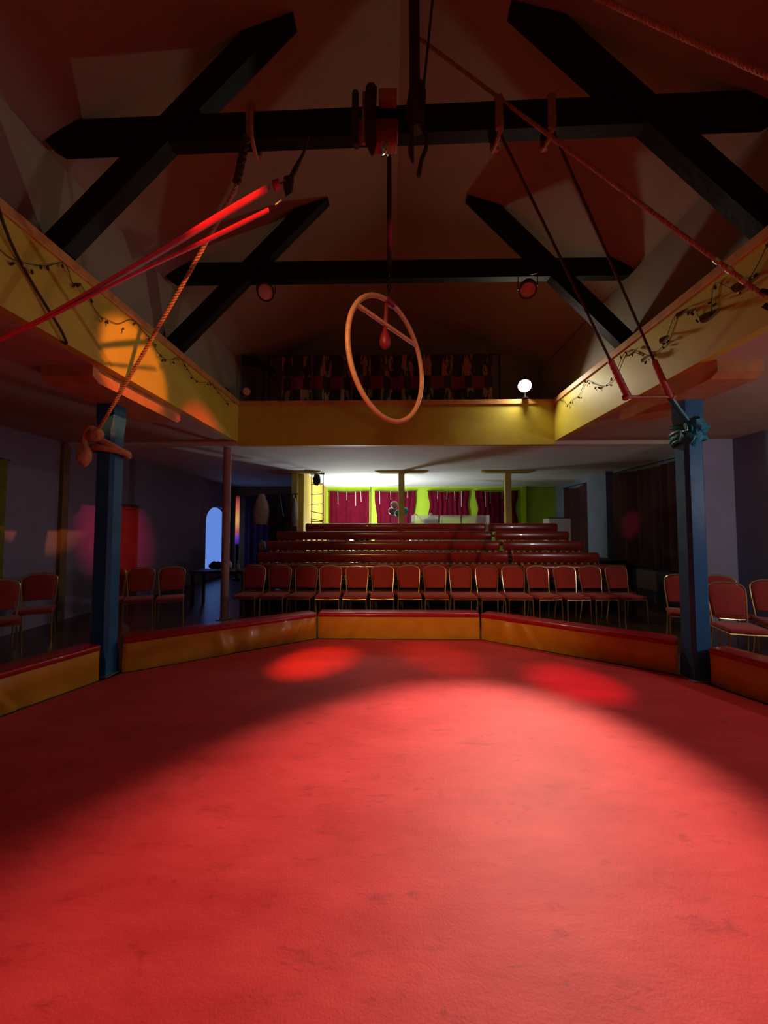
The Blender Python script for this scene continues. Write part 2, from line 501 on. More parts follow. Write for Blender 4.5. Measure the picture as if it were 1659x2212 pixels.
# parapets round the opening, each with its wooden cap
def parapet(name, x0, x1, y0, y1, z0, cap):
    o = struct(MB().box(x0, x1, y0, y1, z0, 3.94).build(name, 'yellow_wall', smooth=False))
    MB().box(*cap, 3.94, 4.03, bevel=0.008).build('cap_board', 'cap_wood', o, smooth=False)
    return o
parapet('wall_parapet_left', PL - 0.10, PL, -1.3, YF, ZS - 0.002, (PL - 0.13, PL + 0.03, -1.3, YF))
parapet('wall_parapet_right', PR, PR + 0.10, -1.3, YF, ZS - 0.002, (PR - 0.03, PR + 0.13, -1.3, YF))
parapet('wall_parapet_back', PL, PR, YF, YF + 0.10, 3.20, (PL, PR, YF - 0.02, YF + 0.13))
parapet('wall_parapet_front', PL, PR, -1.4, -1.3, ZS - 0.002, (PL, PR, -1.43, -1.28))
struct(MB().box(XL, PL, YF, YF + 0.11, 3.20, ZS + 0.06).build('trim_1', 'pale_trim', smooth=False))
struct(MB().box(PR, XR, YF, YF + 0.11, 3.20, ZS + 0.06).build('trim_2', 'pale_trim', smooth=False))
struct(MB().box(XL, XL + 0.07, 6.86, 7.0, 0, 3.27).build('trim_3', 'brown_wall', smooth=False))

# attic over the ring: side walls, gables, vaulted ceiling
struct(MB().box(-3.20, -3.06, -1.5, 8.4, 3.35, 5.04).build('wall_attic_left', 'plaster', smooth=False))
struct(MB().box(3.18, 3.32, -1.5, 8.4, 3.35, 5.04).build('wall_attic_right', 'plaster', smooth=False))
VAULT = [(-3.20, 4.98), (-2.73, 5.27), (-1.41, 5.95), (-0.88, 6.13), (CX0, 6.44), (1.06, 6.13), (1.59, 5.95), (2.91, 5.27), (3.38, 4.98)]
poly = VAULT + [(x, z + 0.1) for x, z in VAULT[::-1]]
def vault():
    mb = MB()
    for (a, b), (c, d) in zip(VAULT, VAULT[1:]):
        mb.prism([(a, b), (c, d), (c, d + 0.1), (a, b + 0.1)], lambda u, v, w_: Vector((u, w_, v)), -1.5, 8.4)
    return mb.build('ceiling_vault', 'plaster', smooth=False)
struct(vault())
gp = [(-3.2, 3.35), (3.32, 3.35)] + [(x, z) for x, z in VAULT[::-1]]
struct(MB().prism(gp, lambda u, v, w_: Vector((u, w_, v)), 8.25, 8.4).build('wall_gable_back', 'plaster', smooth=False))
struct(MB().prism(gp, lambda u, v, w_: Vector((u, w_, v)), -1.5, -1.42).build('wall_gable_front', 'plaster', smooth=False))

# ------------------------------------------------------------------ roof trusses
def ceil_cut(bm, pt, no):
    bmesh.ops.bisect_plane(bm, geom=bm.verts[:] + bm.edges[:] + bm.faces[:], plane_co=pt, plane_no=no, clear_outer=True)
    es = [e for e in bm.edges if e.is_boundary]
    if es: bmesh.ops.contextual_create(bm, geom=es)
def truss(y, rot, label):
    t = thing('roof_truss', label, 'truss', (CX0, y, 4.03), rot, 'black timber trusses over the ring')
    z = lambda v: v - 4.03
    h = 0.055
    poly_ = [(-3.02, z(5.00)), (3.02, z(5.00)), (3.12, z(5.06)), (3.05, z(5.14)), (2.82, z(5.25)), (-2.82, z(5.25)), (-3.05, z(5.14)), (-3.12, z(5.06))]
    MB().prism(poly_, lambda u, v, w_: Vector((u, w_, v)), -h, h).build('tie_beam', 'black_beam', t, smooth=False)
    for s in (-1, 1):
        mb = MB()
        a = Vector((s * 3.202, 0, z(3.92))); b = Vector((s * 0.90, 0, z(6.32)))
        d = (b - a).normalized(); nrm = Vector((-d.z, 0, d.x)) * 0.11
        q = [a - nrm, a + nrm, b + nrm, b - nrm]
        mb.prism([(p.x, p.z) for p in q], lambda u, v, w_: Vector((u, w_, v)), -h - 0.012, h + 0.012)
        ceil_cut(mb.bm, Vector((s * 0.97, 0, z(6.115))), Vector((s * 0.31, 0, 0.95)))
        ceil_cut(mb.bm, Vector((0, 0, z(4.031))), Vector((0, 0, -1)))
        ceil_cut(mb.bm, Vector((s * 3.13, 0, 0)), Vector((s, 0, 0)))
        mb.build('rafter', 'black_beam', t, smooth=False)
    return t
truss(3.15, R(-1.2), 'black timber roof truss nearest the camera, hung with rigging')
truss(5.02, 0, 'smaller-looking black timber roof truss farther back carrying two round lamps')

# ------------------------------------------------------------------ posts
def blue_post(x, y, label):
    t = thing('support_post', label, 'post', (x, y, 0), 0, 'blue ring posts')
    a, c = 0.105, 0.035
    def oct_(k): return [(-a + k, -a), (a - k, -a), (a, -a + k), (a, a - k), (a - k, a), (-a + k, a), (-a, a - k), (-a, -a + k)]
    mb = MB(); rings = []
    for zz, k in ((0.012, 0.004), (0.18, 0.004), (0.30, c), (2.78, c), (2.96, 0.004), (3.115, 0.004)):
        rings.append([mb.bm.verts.new((u, v, zz)) for u, v in oct_(k)])
    for A, B in zip(rings, rings[1:]):
        for i in range(8): mb.bm.faces.new((A[i], A[(i + 1) % 8], B[(i + 1) % 8], B[i]))
    mb.bm.faces.new(rings[0]); mb.bm.faces.new(rings[-1])
    mb.build('shaft', 'blue_post', t, smooth=False)
    MB().box(-0.15, 0.15, -0.15, 0.15, 0.011, 0.022, bevel=0.004).build('base_plate', 'base_metal', t, smooth=False)
    mb = MB().prism([(-0.78, 3.27), (-0.78, 3.16), (-0.70, 3.115), (0.70, 3.115), (0.78, 3.16), (0.78, 3.27)], lambda u, v, w_: Vector((w_, u, v)), -0.14, 0.38 if x < 0 else 0.30)
    if x > 0:
        for v in mb.bm.verts: v.co.x *= -1
    for v in mb.bm.verts: v.co.z -= 0.001
    p = mb.build('bearing_plank', 'plank_wood', t, smooth=False)
    p['label'] = 'orange timber plank between post head and soffit'
    return t
blue_post(-3.30, 4.42, 'blue chamfered timber post with a peach rope knotted around it')
blue_post(3.40, 4.42, 'blue chamfered timber post with teal cloth tied near its top')
t = thing('thin_post', 'slim pinkish post left of the front chair row', 'post', (-3.10, 7.16, 0))
MB().lathe([(0.085, 0), (0.085, 0.02), (0.072, 0.03), (0.072, 3.26), (0.085, 3.27), (0.085, 3.305)], 18).build('shaft', 'pink_post', t)
MB().box(-0.11, 0.11, -0.11, 0.11, 0.0, 0.012).build('base_plate', 'base_metal', t, smooth=False)
for x, lab in ((-2.72, 'mustard post beside the rope ladder at the back'), (0.29, 'mustard post rising behind the top pew near the balloons'), (3.26, 'mustard post rising behind the top pew, rightmost of the mustard posts')):
    t = thing('timber_post', lab, 'post', (x, 10.78, 0), 0, 'mustard posts behind the pews')
    MB().box(-0.085, 0.085, -0.085, 0.085, 0.88, 3.252, bevel=0.012).build('shaft', 'ochre_post', t, smooth=False)
    mb = MB().prism([(-0.75, 3.309), (-0.75, 3.29), (-0.60, 3.25), (0.60, 3.25), (0.75, 3.29), (0.75, 3.309)], lambda u, v, w_: Vector((u, w_, v)), -0.12, 0.12)
    mb.build('bearing_plank', 'ochre_post', t, smooth=False)

# ------------------------------------------------------------------ ring: carpet and padded curb
RC = Vector((0.11, 2.10)); RR = 3.98
def ring_pt(k, r=RR):      # decagon vertices, k = 0 is the far right one
    a = R(72 + 36 * k)
    return Vector((RC.x + r * math.cos(a), RC.y + r * math.sin(a)))
mb = MB()
P = [ring_pt(k, RR - 0.012) for k in range(10)]
def carpet_edge():
    out = []
    for k in range(10):
        a, b = P[k], P[(k + 1) % 10]
        for i in range(24):
            q = a.lerp(b, i / 24)
            d = (RC - q).normalized()
            out.append(q + d * (0.012 + 0.014 * (noise.noise(Vector((q.x * 5, q.y * 5, 3))) + 1)))
    return out
E_ = carpet_edge()
mb.prism([(p.x, p.y) for p in E_], lambda u, v, w_: Vector((u, v, w_)), 0.0, 0.010)
rc = tag(mb.build('ring_carpet', 'carpet_red', smooth=False), 'scuffed red carpet covering the circus ring floor', 'carpet')
mb = MB()
for (x0_, x1_, y_) in ((-0.35, 0.05, 1.342), (0.0, 0.55, 1.336), (0.5, 0.80, 1.338), (0.78, 1.9, 1.330)):
    mb.box(x0_, x1_, y_, y_ + 0.006, 0.009, 0.0112)
mb.build('carpet_seam', 'carpet_seam', rc, smooth=False)

def curb(a, b, trim_a, trim_b, label, seed, folds):
    """padded curb segment: inner bottom line a->b, outside is to the left of travel"""
    d = (b - a).normalized()
    a = a + d * trim_a; b = b - d * trim_b
    L = (b - a).length
    ang = math.atan2(d.y, d.x)
    t = thing('ring_curb', label, 'ring curb', (a.x, a.y, 0), ang, 'padded ring curb segments')
    sgn = 1 if (RC - a).dot(Vector((-d.y, d.x))) < 0 else -1      # +1: outside on local +y
    W, H = 0.27, 0.335
    rnd = random.Random(seed)
    fl = [(rnd.uniform(0.1, 0.9) * L, rnd.uniform(-0.9, 0.9), rnd.uniform(0.04, 0.12), rnd.uniform(0.4, 1.0)) for _ in range(folds)]
    def front(u, v):
        x, z = u * L, v * H
        y = -0.006 - 0.022 * math.sin(math.pi * v) * 0.5
        for fx, sl, wd, am in fl:
            q = (x - fx - sl * (z - H / 2)) / wd
            y -= 0.034 * am * math.exp(-q * q) * (0.3 + 0.7 * math.sin(math.pi * min(1, v * 1.05)))
            y += 0.018 * am * math.exp(-(q - 1.5) ** 2)
        # long sagging drape lines
        y -= 0.013 * math.sin(6.0 * v + 3.0 * math.sin(2.1 * u + seed)) * (1 if folds > 2 else 0.3)
        if u < 0.001 or u > 0.999: y = 0
        return Vector((x, sgn * min(0.06, y + 0.03), z + 0.004))
    MB().box(0.01, L - 0.01, 0.085 if sgn > 0 else -W + 0.02, W - 0.02 if sgn > 0 else -0.085, 0.0, H).build('core', 'dark_wood', t, smooth=False)
    MB().grid(int(L * 34), 14, front, (0, sgn * 0.012, 0)).build('front_panel', 'vinyl_orange', t)
    def rear(u, v): return Vector((u * L, sgn * (W - 0.015 + 0.006 * math.sin(u * 40)), v * H + 0.004))
    MB().grid(int(L * 12), 3, rear, (0, sgn * 0.01, 0)).build('rear_panel', 'vinyl_red', t)
    ya, yb = (0.0, W + 0.01) if sgn > 0 else (-W - 0.01, 0.0)
    MB().box(-0.004, L + 0.004, ya, yb, H - 0.008, H + 0.058, bevel=0.027, seg=4).build('top_pad', 'vinyl_red', t)
    return t
V = {k: ring_pt(k) for k in range(10)}
curb(V[1], V[0], 0.005, 0.005, 'flat straight curb segment of the ring facing the camera', 1, 1)
curb(V[2], V[1], 0.012, 0.005, 'wrinkled orange curb segment right of the left blue post', 2, 5)
curb(V[3], V[2], 0.0, 0.225, 'orange curb segment running out at the left picture edge', 3, 3)
curb(V[0], V[9], 0.005, 0.10, 'dark orange curb segment left of the right blue post', 4, 2)
curb(V[9], V[8], 0.20, 0.0, 'shadowed dark red curb segment at the right picture edge', 5, 2)

# ------------------------------------------------------------------ banquet chairs
def make_chair(label, group):
    t = thing('banquet_chair', label, 'chair', (0, 0, 0), 0, group)
    lean = lambda z: 0.185 + max(0, z - 0.44) * 0.16
    def outline(hb, hs, zb_, top):
        pts = []
        zs_ = top - 0.105
        n = 7
        for i in range(n):
            k = i / (n - 1)
            z_ = zb_ + (zs_ - zb_) * k
            hw = hb + (hs - hb) * (math.sin(k * math.pi / 2) ** 1.5)
            pts.append((hw, z_))
        for i in range(1, 9):
            a = i / 8 * math.pi / 2
            pts.append((hs * math.cos(a) ** 0.75, zs_ + (top - zs_) * math.sin(a) ** 0.95))
        return pts
    # gold back loop + rear legs in one bent tube each side are separate parts
    o_ = outline(0.185, 0.212, 0.45, 0.975)
    loop = [Vector((x, lean(z), z)) for x, z in o_] + [Vector((-x, lean(z), z)) for x, z in o_[-2::-1]]
    MB().tube(loop, 0.0115, seg=7).build('back_frame', 'gold', t)
    # backrest cushion
    p_ = outline(0.172, 0.198, 0.565, 0.955)
    ring = [(x, z) for x, z in p_] + [(-x, z) for x, z in p_[-2::-1]]
    mb = MB()
    cz = 0.75
    layers = []
    for k, yo in ((1.0, 0.012), (1.0, -0.012), (0.94, -0.026), (0.75, -0.034)):
        layers.append([mb.bm.verts.new((x * k, lean(cz + (z - cz) * k) + yo, cz + (z - cz) * k)) for x, z in ring])
    n = len(ring)
    for A, B in zip(layers, layers[1:]):
        for i in range(n): mb.bm.faces.new((A[i], A[(i + 1) % n], B[(i + 1) % n], B[i]))
    mb.bm.faces.new(layers[0]); mb.bm.faces.new(layers[-1])
    mb.build('backrest', 'chair_red', t)
    # seat
    MB().box(-0.215, 0.215, -0.235, 0.195, 0.425, 0.485, bevel=0.024, seg=3).build('seat', 'chair_red', t)
    MB().tube([(-0.20, 0.185, 0.418), (-0.205, -0.222, 0.418), (0.205, -0.222, 0.418), (0.20, 0.185, 0.418)], 0.011, seg=6, closed=True).build('seat_rail', 'gold', t)
    for s in (-1, 1):
        MB().tube([(s * 0.205, -0.222, 0.42), (s * 0.207, -0.224, 0.38), (s * 0.214, -0.236, 0.0)], 0.0115, seg=7).build('leg', 'gold', t)
        MB().tube([(s * 0.186, 0.187, 0.46), (s * 0.190, 0.19, 0.40), (s * 0.205, 0.255, 0.0)], 0.0115, seg=7).build('leg', 'gold', t)
    return t
GROW = 'front row of banquet chairs'
ORD = ['leftmost', 'second from left', 'third from left', 'fourth from left', 'fifth from left', 'sixth from left', 'seventh from left', 'middle, eighth from either end',
       'seventh from right', 'sixth from right', 'fifth from right', 'fourth from right', 'third from right', 'second from right', 'rightmost']
chair0 = None
rnd = random.Random(3)
for i in range(15):
    lab = 'red gold-framed banquet chair, %s in the row before the pews' % ORD[i]
    x = -2.62 + i * 0.4915
    y = 7.10 + rnd.uniform(-0.02, 0.02)
    rz = rnd.uniform(-0.03, 0.03)
    if i >= 11: rz += 0.10
    if i <= 2: rz -= 0.06
    if chair0 is None:
        chair0 = make_chair(lab, GROW); chair0.location = (x, y, 0); chair0.rotation_euler[2] = rz
    else:
        dup(chair0, (x, y, 0), rz, lab, GROW)
for x, y, rz, lab in ((-4.86, 6.60, 0.55, 'red banquet chair half hidden behind the left blue post'), (-4.38, 6.66, 0.5, 'red gold-framed chair right beside the left blue post'), (-3.90, 6.78, 0.45, 'red gold-framed chair between left blue post and slim pink post')):
    dup(chair0, (x, y, 0), rz, lab, 'chairs left of the ring')
for x, y, rz, lab in ((-5.35, 5.75, 0.62, 'dim red chair by the left wall, farther of the shadowed pair'), (-5.15, 5.0, 0.85, 'dim red chair by the left wall at the picture edge')):
    dup(chair0, (x, y, 0), rz, lab, 'chairs in the left shadow')
for x, y, rz, lab in ((4.27, 5.72, -0.5, 'salmon red chair left of the right blue post, partly hidden'), (4.84, 5.66, -0.3, 'salmon red chair behind others just right of the blue post'), (4.27, 4.86, -0.25, 'salmon red chair nearest the right curb with bright gold frame'), (5.02, 5.10, -0.4, 'salmon red chair cut by the right picture edge')):
    dup(chair0, (x, y, 0), rz, lab, 'chairs right of the ring')

# ------------------------------------------------------------------ tiered pews
TIER = [(7.80, 0.0), (8.50, 0.20), (9.16, 0.43), (9.86, 0.66), (10.52, 0.87)]
edges_y = [t_[0] - 0.50 for t_ in TIER] + [YB - 0.002]
NAMES = ['lowest', 'second lowest', 'middle', 'second highest', 'highest']
for i in range(1, 5):
    y0_, y1_ = edges_y[i], edges_y[i + 1]
    mb = MB().box(-2.98 if i < 4 else -2.49, 4.75 if i < 4 else 6.03, y0_, y1_, 0.0, TIER[i][1], bevel=0.01)
    tag(mb.build('seating_riser', 'riser_dark', smooth=False), 'dark stepped platform under the %s row of red pews' % NAMES[i], 'platform', 'seating platforms')
PEW_R = [4.68, 4.52, 4.50, 4.50, 4.50]
def spindle():
    mb = MB().lathe([(0.012, 0), (0.016, 0.01), (0.03, 0.035), (0.034, 0.055), (0.028, 0.075), (0.016, 0.10), (0.012, 0.11)], 8)
    return mb
spin0 = None
def pew(i, x0, x1, side):
    global spin0
    y, z0 = TIER[i]
    lab = 'glossy dark red pew, %s section of the %s row' % ('long left' if side == 0 else 'short right', NAMES[i])
    t = thing('pew', lab, 'pew', ((x0 + x1) / 2, y, z0), 0, 'glossy red pews in tiers')
    hw = (x1 - x0) / 2
    prof = []
    for k in range(18):
        a = 2 * math.pi * k / 18
        cy, cz_ = math.cos(a), math.sin(a)
        prof.append((0.045 * (abs(cy) ** 0.7) * (1 if cy > 0 else -1), 0.852 + 0.112 * (abs(cz_) ** 0.75) * (1 if cz_ > 0 else -1)))
    mb = MB()
    xs = [-hw, -hw + 0.012, -hw + 0.04] + [-hw + 0.04 + (2 * hw - 0.08) * k / 10 for k in range(1, 10)] + [hw - 0.04, hw - 0.012, hw]
    rings = []
    for k, x in enumerate(xs):
        sc = 0.72 if k in (0, len(xs) - 1) else (0.93 if k in (1, len(xs) - 2) else 1.0)
        rings.append([mb.bm.verts.new((x, u * sc, 0.865 + (v - 0.865) * sc)) for u, v in prof])
    for A, B in zip(rings, rings[1:]):
        for k in range(18): mb.bm.faces.new((A[k], A[(k + 1) % 18], B[(k + 1) % 18], B[k]))
    mb.bm.faces.new(rings[0]); mb.bm.faces.new(rings[-1])
    mb.build('back_cushion', 'pew_red', t)
    MB().box(-hw, hw, -0.02, 0.025, 0.595, 0.655, bevel=0.006).build('back_rail', 'pew_wood', t, smooth=False)
    MB().box(-hw, hw, -0.33, 0.0, 0.40, 0.47, bevel=0.025, seg=3).build('seat', 'pew_red', t)
    for s in (-1, 1):
        poly_ = [(-0.33, 0.0), (0.03, 0.0), (0.03, 0.78), (-0.02, 0.80), (-0.06, 0.55), (-0.33, 0.40)]
        MB().prism(poly_, lambda u, v, w_: Vector((w_, u, v)), s * (hw - 0.045), s * (hw - 0.01)).build('end_panel', 'pew_wood', t, smooth=False)
    n = int(2 * hw / 0.137)
    for k in range(n):
        x = -hw + 0.08 + (2 * hw - 0.16) * k / (n - 1)
        if spin0 is None:
            spin0 = spindle().build('spindle', 'spindle_wood', t); spin0.location = (x, 0, 0.654)
        else:
            part_copy(spin0, t, (x, 0, 0.654))
for i in range(5):
    pew(i, -2.95 if i < 4 else -2.35, 2.56, 0)
    pew(i, 2.64, PEW_R[i], 1)

# ------------------------------------------------------------------ stage lamps
def aim_matrix(pos, target):
    d = (Vector(target) - Vector(pos)).normalized()
    return Matrix.Translation(pos) @ d.to_track_quat('Z', 'Y').to_matrix().to_4x4()   # local +z points to the target
def stage_lamp(name, label, pos, target, col=None, power=0, angle=30, blend=0.5, r=0.10, ln=0.24, lens='lens_dull', group=None, stand=None, hang=0.0, radius=0.06):
    t = thing(name, label, 'stage light', pos, 0, group)
    M = Matrix.Translation(-Vector(pos)) @ aim_matrix(pos, target)
    prof = [(r * 0.55, -ln), (r * 0.8, -ln * 0.92), (r * 0.92, -ln * 0.6), (r, -ln * 0.5), (r, 0.0), (r * 1.08, 0.0), (r * 1.08, 0.015), (r * 0.9, 0.015), (r * 0.9, 0.0)]
    MB().lathe(prof, 22, M).build('lamp_can', 'black_metal', t)
    MB().lathe([(r * 0.9, -0.004), (r * 0.9, 0.004), (r * 0.5, 0.012), (0.004, 0.014)], 22, M).build('lens', lens, t)
    # yoke
    ctr = M @ Vector((0, 0, -ln * 0.4))
    sd = (M.to_3x3() @ Vector((0, 0, 1))).cross(Vector((0, 0, 1))).normalized()
    e = Vector((0, 0, hang if hang else -(r + 0.05)))
    MB().tube([ctr + sd * (r + 0.015), ctr + sd * (r + 0.015) + e, ctr - sd * (r + 0.015) + e, ctr - sd * (r + 0.015)], 0.008, seg=6).build('yoke', 'black_metal', t)
    if stand is not None and stand < 0:
        b_ = ctr + e
        MB().tube([b_, Vector((b_.x, b_.y, stand))], 0.014, seg=6).lathe([(0.06, stand - 0.006), (0.06, stand + 0.006)], 12, Matrix.Translation((b_.x, b_.y, 0))).build('foot', 'black_metal', t)
    elif stand is not None:
        MB().tube([ctr + e, ctr + e + Vector((0, 0, stand))], 0.012, seg=6).build('clamp', 'black_metal', t)
    if power:
        l = bpy.data.lights.new(name + '_light', 'SPOT')
        l.energy = power; l.color = col; l.spot_size = R(angle); l.spot_blend = blend; l.shadow_soft_size = radius
        lo = bpy.data.objects.new(name + '_light', l); COL.objects.link(lo)
        lo.parent = t
        d = (Vector(target) - Vector(pos)).normalized()
        lo.location = d * 0.06
        lo.rotation_euler = d.to_track_quat('-Z', 'Y').to_euler()
    return t
stage_lamp('spotlight', 'dazzling lit spotlight standing on the far parapet', KEY_POS, KEY_AIM, (1.0, 0.86, 0.68), KEY_POWER, 36, 0.6, r=0.125, ln=0.26, lens='lamp_hot', radius=0.10, stand=4.037 - KEY_POS[2])
stage_lamp('par_lamp', 'small unlit round lamp at the left end of the far parapet', (-2.66, 6.92, 4.20), (0, 1, 2.2), r=0.08, ln=0.16, stand=4.037 - 4.20)
stage_lamp('par_lamp', 'unlit round lamp hanging under the far truss on the left', (-1.66, 4.92, 4.80), (-0.6, 0.5, 1.8), r=0.105, ln=0.17, hang=0.17, group='round lamps under the far truss')
stage_lamp('par_lamp', 'unlit round lamp hanging under the far truss on the right', (1.79, 4.92, 4.79), (0.9, 2.6, 1.6), r=0.105, ln=0.17, hang=0.17, group='round lamps under the far truss')
# unseen lamps added beside and behind the camera for the coloured light
G = 'added stage lamps beside and behind the camera'
def side_lamp(label, pos, target, col, power, angle, blend=0.6):
    stage_lamp('stage_lamp', label, pos, target, col, power, angle, blend, r=0.08, ln=0.18, lens='lens_dull', group=G, radius=0.04)
def roof_lamp(label, pos, target, col, power, angle, blend=0.6):
    stage_lamp('stage_lamp', label, pos, target, col, power, angle, blend, r=0.08, ln=0.18, lens='lens_dull', group=G, radius=0.04, hang=0.15, stand=0.3)
roof_lamp('unseen orange lamp hung in the roof aimed at the straps and left parapet', (1.5, 1.0, 5.2), (-2.86, 4.15, 3.42), (1.0, 0.24, 0.05), 1500, 10.5, 0.5)
side_lamp('unseen orange floor lamp on the left parapet', (-2.80, 1.4, 4.16), (-0.95, 4.85, 0), (1.0, 0.18, 0.0), 1700, 12, 1.0)
side_lamp('unseen magenta floor lamp on the right parapet', (2.94, 1.7, 4.16), (1.98, 4.25, 0), (1.0, 0.0, 0.22), 900, 14, 1.0)
roof_lamp('unseen crimson lamp hung in the roof aimed at the left wall', (2.3, 1.6, 5.05), (-6.05, 8.35, 1.5), (1.0, 0.02, 0.12), 2300, 12, 1.0)
side_lamp('unseen crimson lamp aimed at the right curtains from the left parapet', (-2.80, 1.9, 4.16), (6.1, 9.9, 1.78), (1.0, 0.02, 0.14), 2200, 4, 0.9)
side_lamp('added orange wash lamp on the front parapet', (-1.4, -1.30, 4.18), (0.7, 6.2, 0.9), (1.0, 0.52, 0.20), 740, 36, 0.9)

side_lamp('unseen weak orange floor lamp on the right parapet', (2.94, 1.35, 4.16), (0.62, 5.05, 0), (1.0, 0.16, 0.0), 600, 12, 1.0)

# unseen globe added beside the camera to light the right side
t = thing('added_globe', 'added white globe on the right side wall near the camera', 'wall lamp', (XR, 2.1, 2.30))
MB().lathe([(0.06, 0), (0.06, 0.02), (0.03, 0.03)], 14, Matrix.Rotation(R(-90), 4, 'Y')).build('wall_plate', 'black_metal', t)
MB().tube([(-0.02, 0, 0), (-0.12, 0, 0)], 0.012, seg=8).build('arm', 'black_metal', t)
MB().blob((-0.19, 0, 0), (0.075, 0.075, 0.075)).build('globe', 'globe_lit', t)

# dark fixture on a stand behind the far parapet
t = thing('moving_head_lamp', 'dark fixture on a stand behind the left end of the far parapet', 'stage light', (-2.52, 7.40, 3.39))
MB().tube([(0, 0, 0.02), (0, 0, 1.5)], 0.02, seg=8).build('stand_pole', 'black_metal', t)
for k in range(3):
    a = R(90 + 120 * k)
    MB().tube([(0, 0, 0.45), (0.35 * math.cos(a), 0.35 * math.sin(a), 0.012)], 0.012, seg=6).build('stand_leg', 'black_metal', t)
MB().tube([(-0.40, 0, 1.62), (-0.12, 0, 1.56), (0.20, 0, 1.42)], [0.10, 0.09, 0.05], seg=12).build('head', 'black_metal', t)
MB().lathe([(0.06, 0), (0.075, 0.03), (0.075, 0.15), (0.05, 0.2)], 14, Matrix.Translation((0.18, -0.03, 1.25))).build('knuckle', 'black_metal', t)

# printed cloth on the balcony
t = tag(MB().grid(150, 6, lambda u, v: Vector((u * 4.16, 0.035 * math.sin(u * 62) + 0.02 * math.sin(u * 23 + 1), v * 1.0)), (0, 0.006, 0)).build('printed_cloth', 'printed_cloth'), 'dark cloth printed with rows of figures hanging behind the far parapet', 'cloth')
t.location = (-2.18, 7.48, 4.12)
t = tag(MB().tube([(-2.5, 7.52, 5.13), (2.2, 7.52, 5.13)], 0.015, seg=6).tube([(-2.45, 7.52, 3.39), (-2.45, 7.52, 5.13)], 0.015, seg=6).tube([(2.15, 7.52, 3.39), (2.15, 7.52, 5.13)], 0.015, seg=6).build('cloth_rail', 'black_metal'), 'thin dark rail that carries the printed cloth', 'rail')

# ------------------------------------------------------------------ aerial hoop
HC = Vector((-0.015, 3.125, 3.055)); HR = 0.50
hd = Vector((0.60, 0.80, 0))
t = thing('aerial_hoop', 'orange taped aerial hoop with a cross bar hanging from the near truss', 'aerial hoop', (HC.x, HC.y, HC.z - HR))
c0 = Vector((0, 0, HR))
MB().tube([c0 + hd * HR * math.cos(a) + Vector((0, 0, HR * math.sin(a))) for a in [2 * math.pi * k / 72 for k in range(72)]], 0.0205, seg=12, closed=True).build('hoop_tube', 'hoop_tape', t)
zc = 0.285; hc = math.sqrt(HR * HR - zc * zc)
MB().tube([c0 + hd * -hc + Vector((0, 0, zc)), c0 + hd * hc + Vector((0, 0, zc))], 0.018, seg=12).build('cross_bar', 'hoop_tape', t)
MB().tube([c0 + hd * (HR * math.cos(a)) * 1.0 + Vector((0, 0, HR * math.sin(a))) for a in [R(84 + 12 * k / 6) for k in range(7)]], 0.032, seg=12).build('top_binding', 'strap_crimson', t)
top = c0 + Vector((0, 0, HR))
mb = MB()
for k in range(7):      # chain links
    z_ = 0.04 + k * 0.042
    ring = []
    for j in range(10):
        a = 2 * math.pi * j / 10
        q = Vector((0.014 * math.cos(a), 0, 0.027 * math.sin(a)))
        if k % 2: q = Vector((0, q.x, q.z))
        ring.append(top + q + Vector((0, 0, z_)))
    mb.tube(ring, 0.0045, seg=5, closed=True)
mb.build('chain', 'black_metal', t)
rp = [top + Vector((0, 0, 0.32)), top + Vector((0.0, 0.02, 1.45))]
MB().tube(rp, 0.020, seg=6, flat=0.25).build('hanging_sling', 'rope_dark', t)
s0 = top + Vector((-0.025, -0.03, -0.01))
MB().tube([s0, s0 + Vector((0.0, -0.01, -0.10)), s0 + Vector((-0.008, -0.005, -0.24))], 0.017, seg=8, flat=0.5).build('hand_strap', 'strap_crimson', t)
q = s0 + Vector((-0.008, -0.005, -0.24))
loop = [q + Vector((0.0, 0, 0.0))]
mb = MB()
mb.lathe([(0.012, 0.02), (0.022, -0.02), (0.042, -0.07), (0.048, -0.11), (0.040, -0.145), (0.018, -0.165), (0.004, -0.17)], 14, Matrix.Translation(q))
mb.build('padded_loop', 'strap_crimson', t)

# ------------------------------------------------------------------ rigging on the near truss
YT = 3.15
t = thing('pulley_block', 'dark red pulley block clamped to the middle of the near truss', 'pulley', (-0.10, 3.05, 4.72))
MB().box(-0.20, 0.16, -0.09, 0.04, 0.16, 0.27, bevel=0.012).build('clamp_block', 'strap_crimson', t)
MB().box(-0.06, 0.15, -0.08, 0.03, 0.07, 0.17, bevel=0.015).build('cheek_plate', 'pad_red', t)
MB().lathe([(0.05, -0.03), (0.055, -0.02), (0.042, 0), (0.055, 0.02), (0.05, 0.03)], 16, Matrix.Translation((0.05, -0.03, 0.07)) @ Matrix.Rotation(R(90), 4, 'Y')).build('sheave', 'steel', t)
MB().tube([(-0.19, -0.06, 0.52), (-0.19, -0.085, 0.30), (-0.18, -0.08, 0.04)], 0.028, seg=8).build('strop', 'rope_dark', t)
MB().tube([(-0.12, -0.06, 0.52), (-0.12, -0.085, 0.28), (-0.12, -0.08, 0.06)], 0.014, seg=8).build('strop', 'rope_tan', t)
MB().tube([(-0.06, -0.06, 0.55), (-0.07, -0.085, 0.30), (-0.06, -0.08, 0.08), (-0.05, -0.075, -0.03)], [0.05, 0.05, 0.05, 0.012], seg=8).build('strop', 'rope_dark', t)
MB().box(0.0, 0.15, -0.06, 0.02, 0.47, 0.56, bevel=0.006).build('packing_board', 'plank_wood', t, smooth=False)

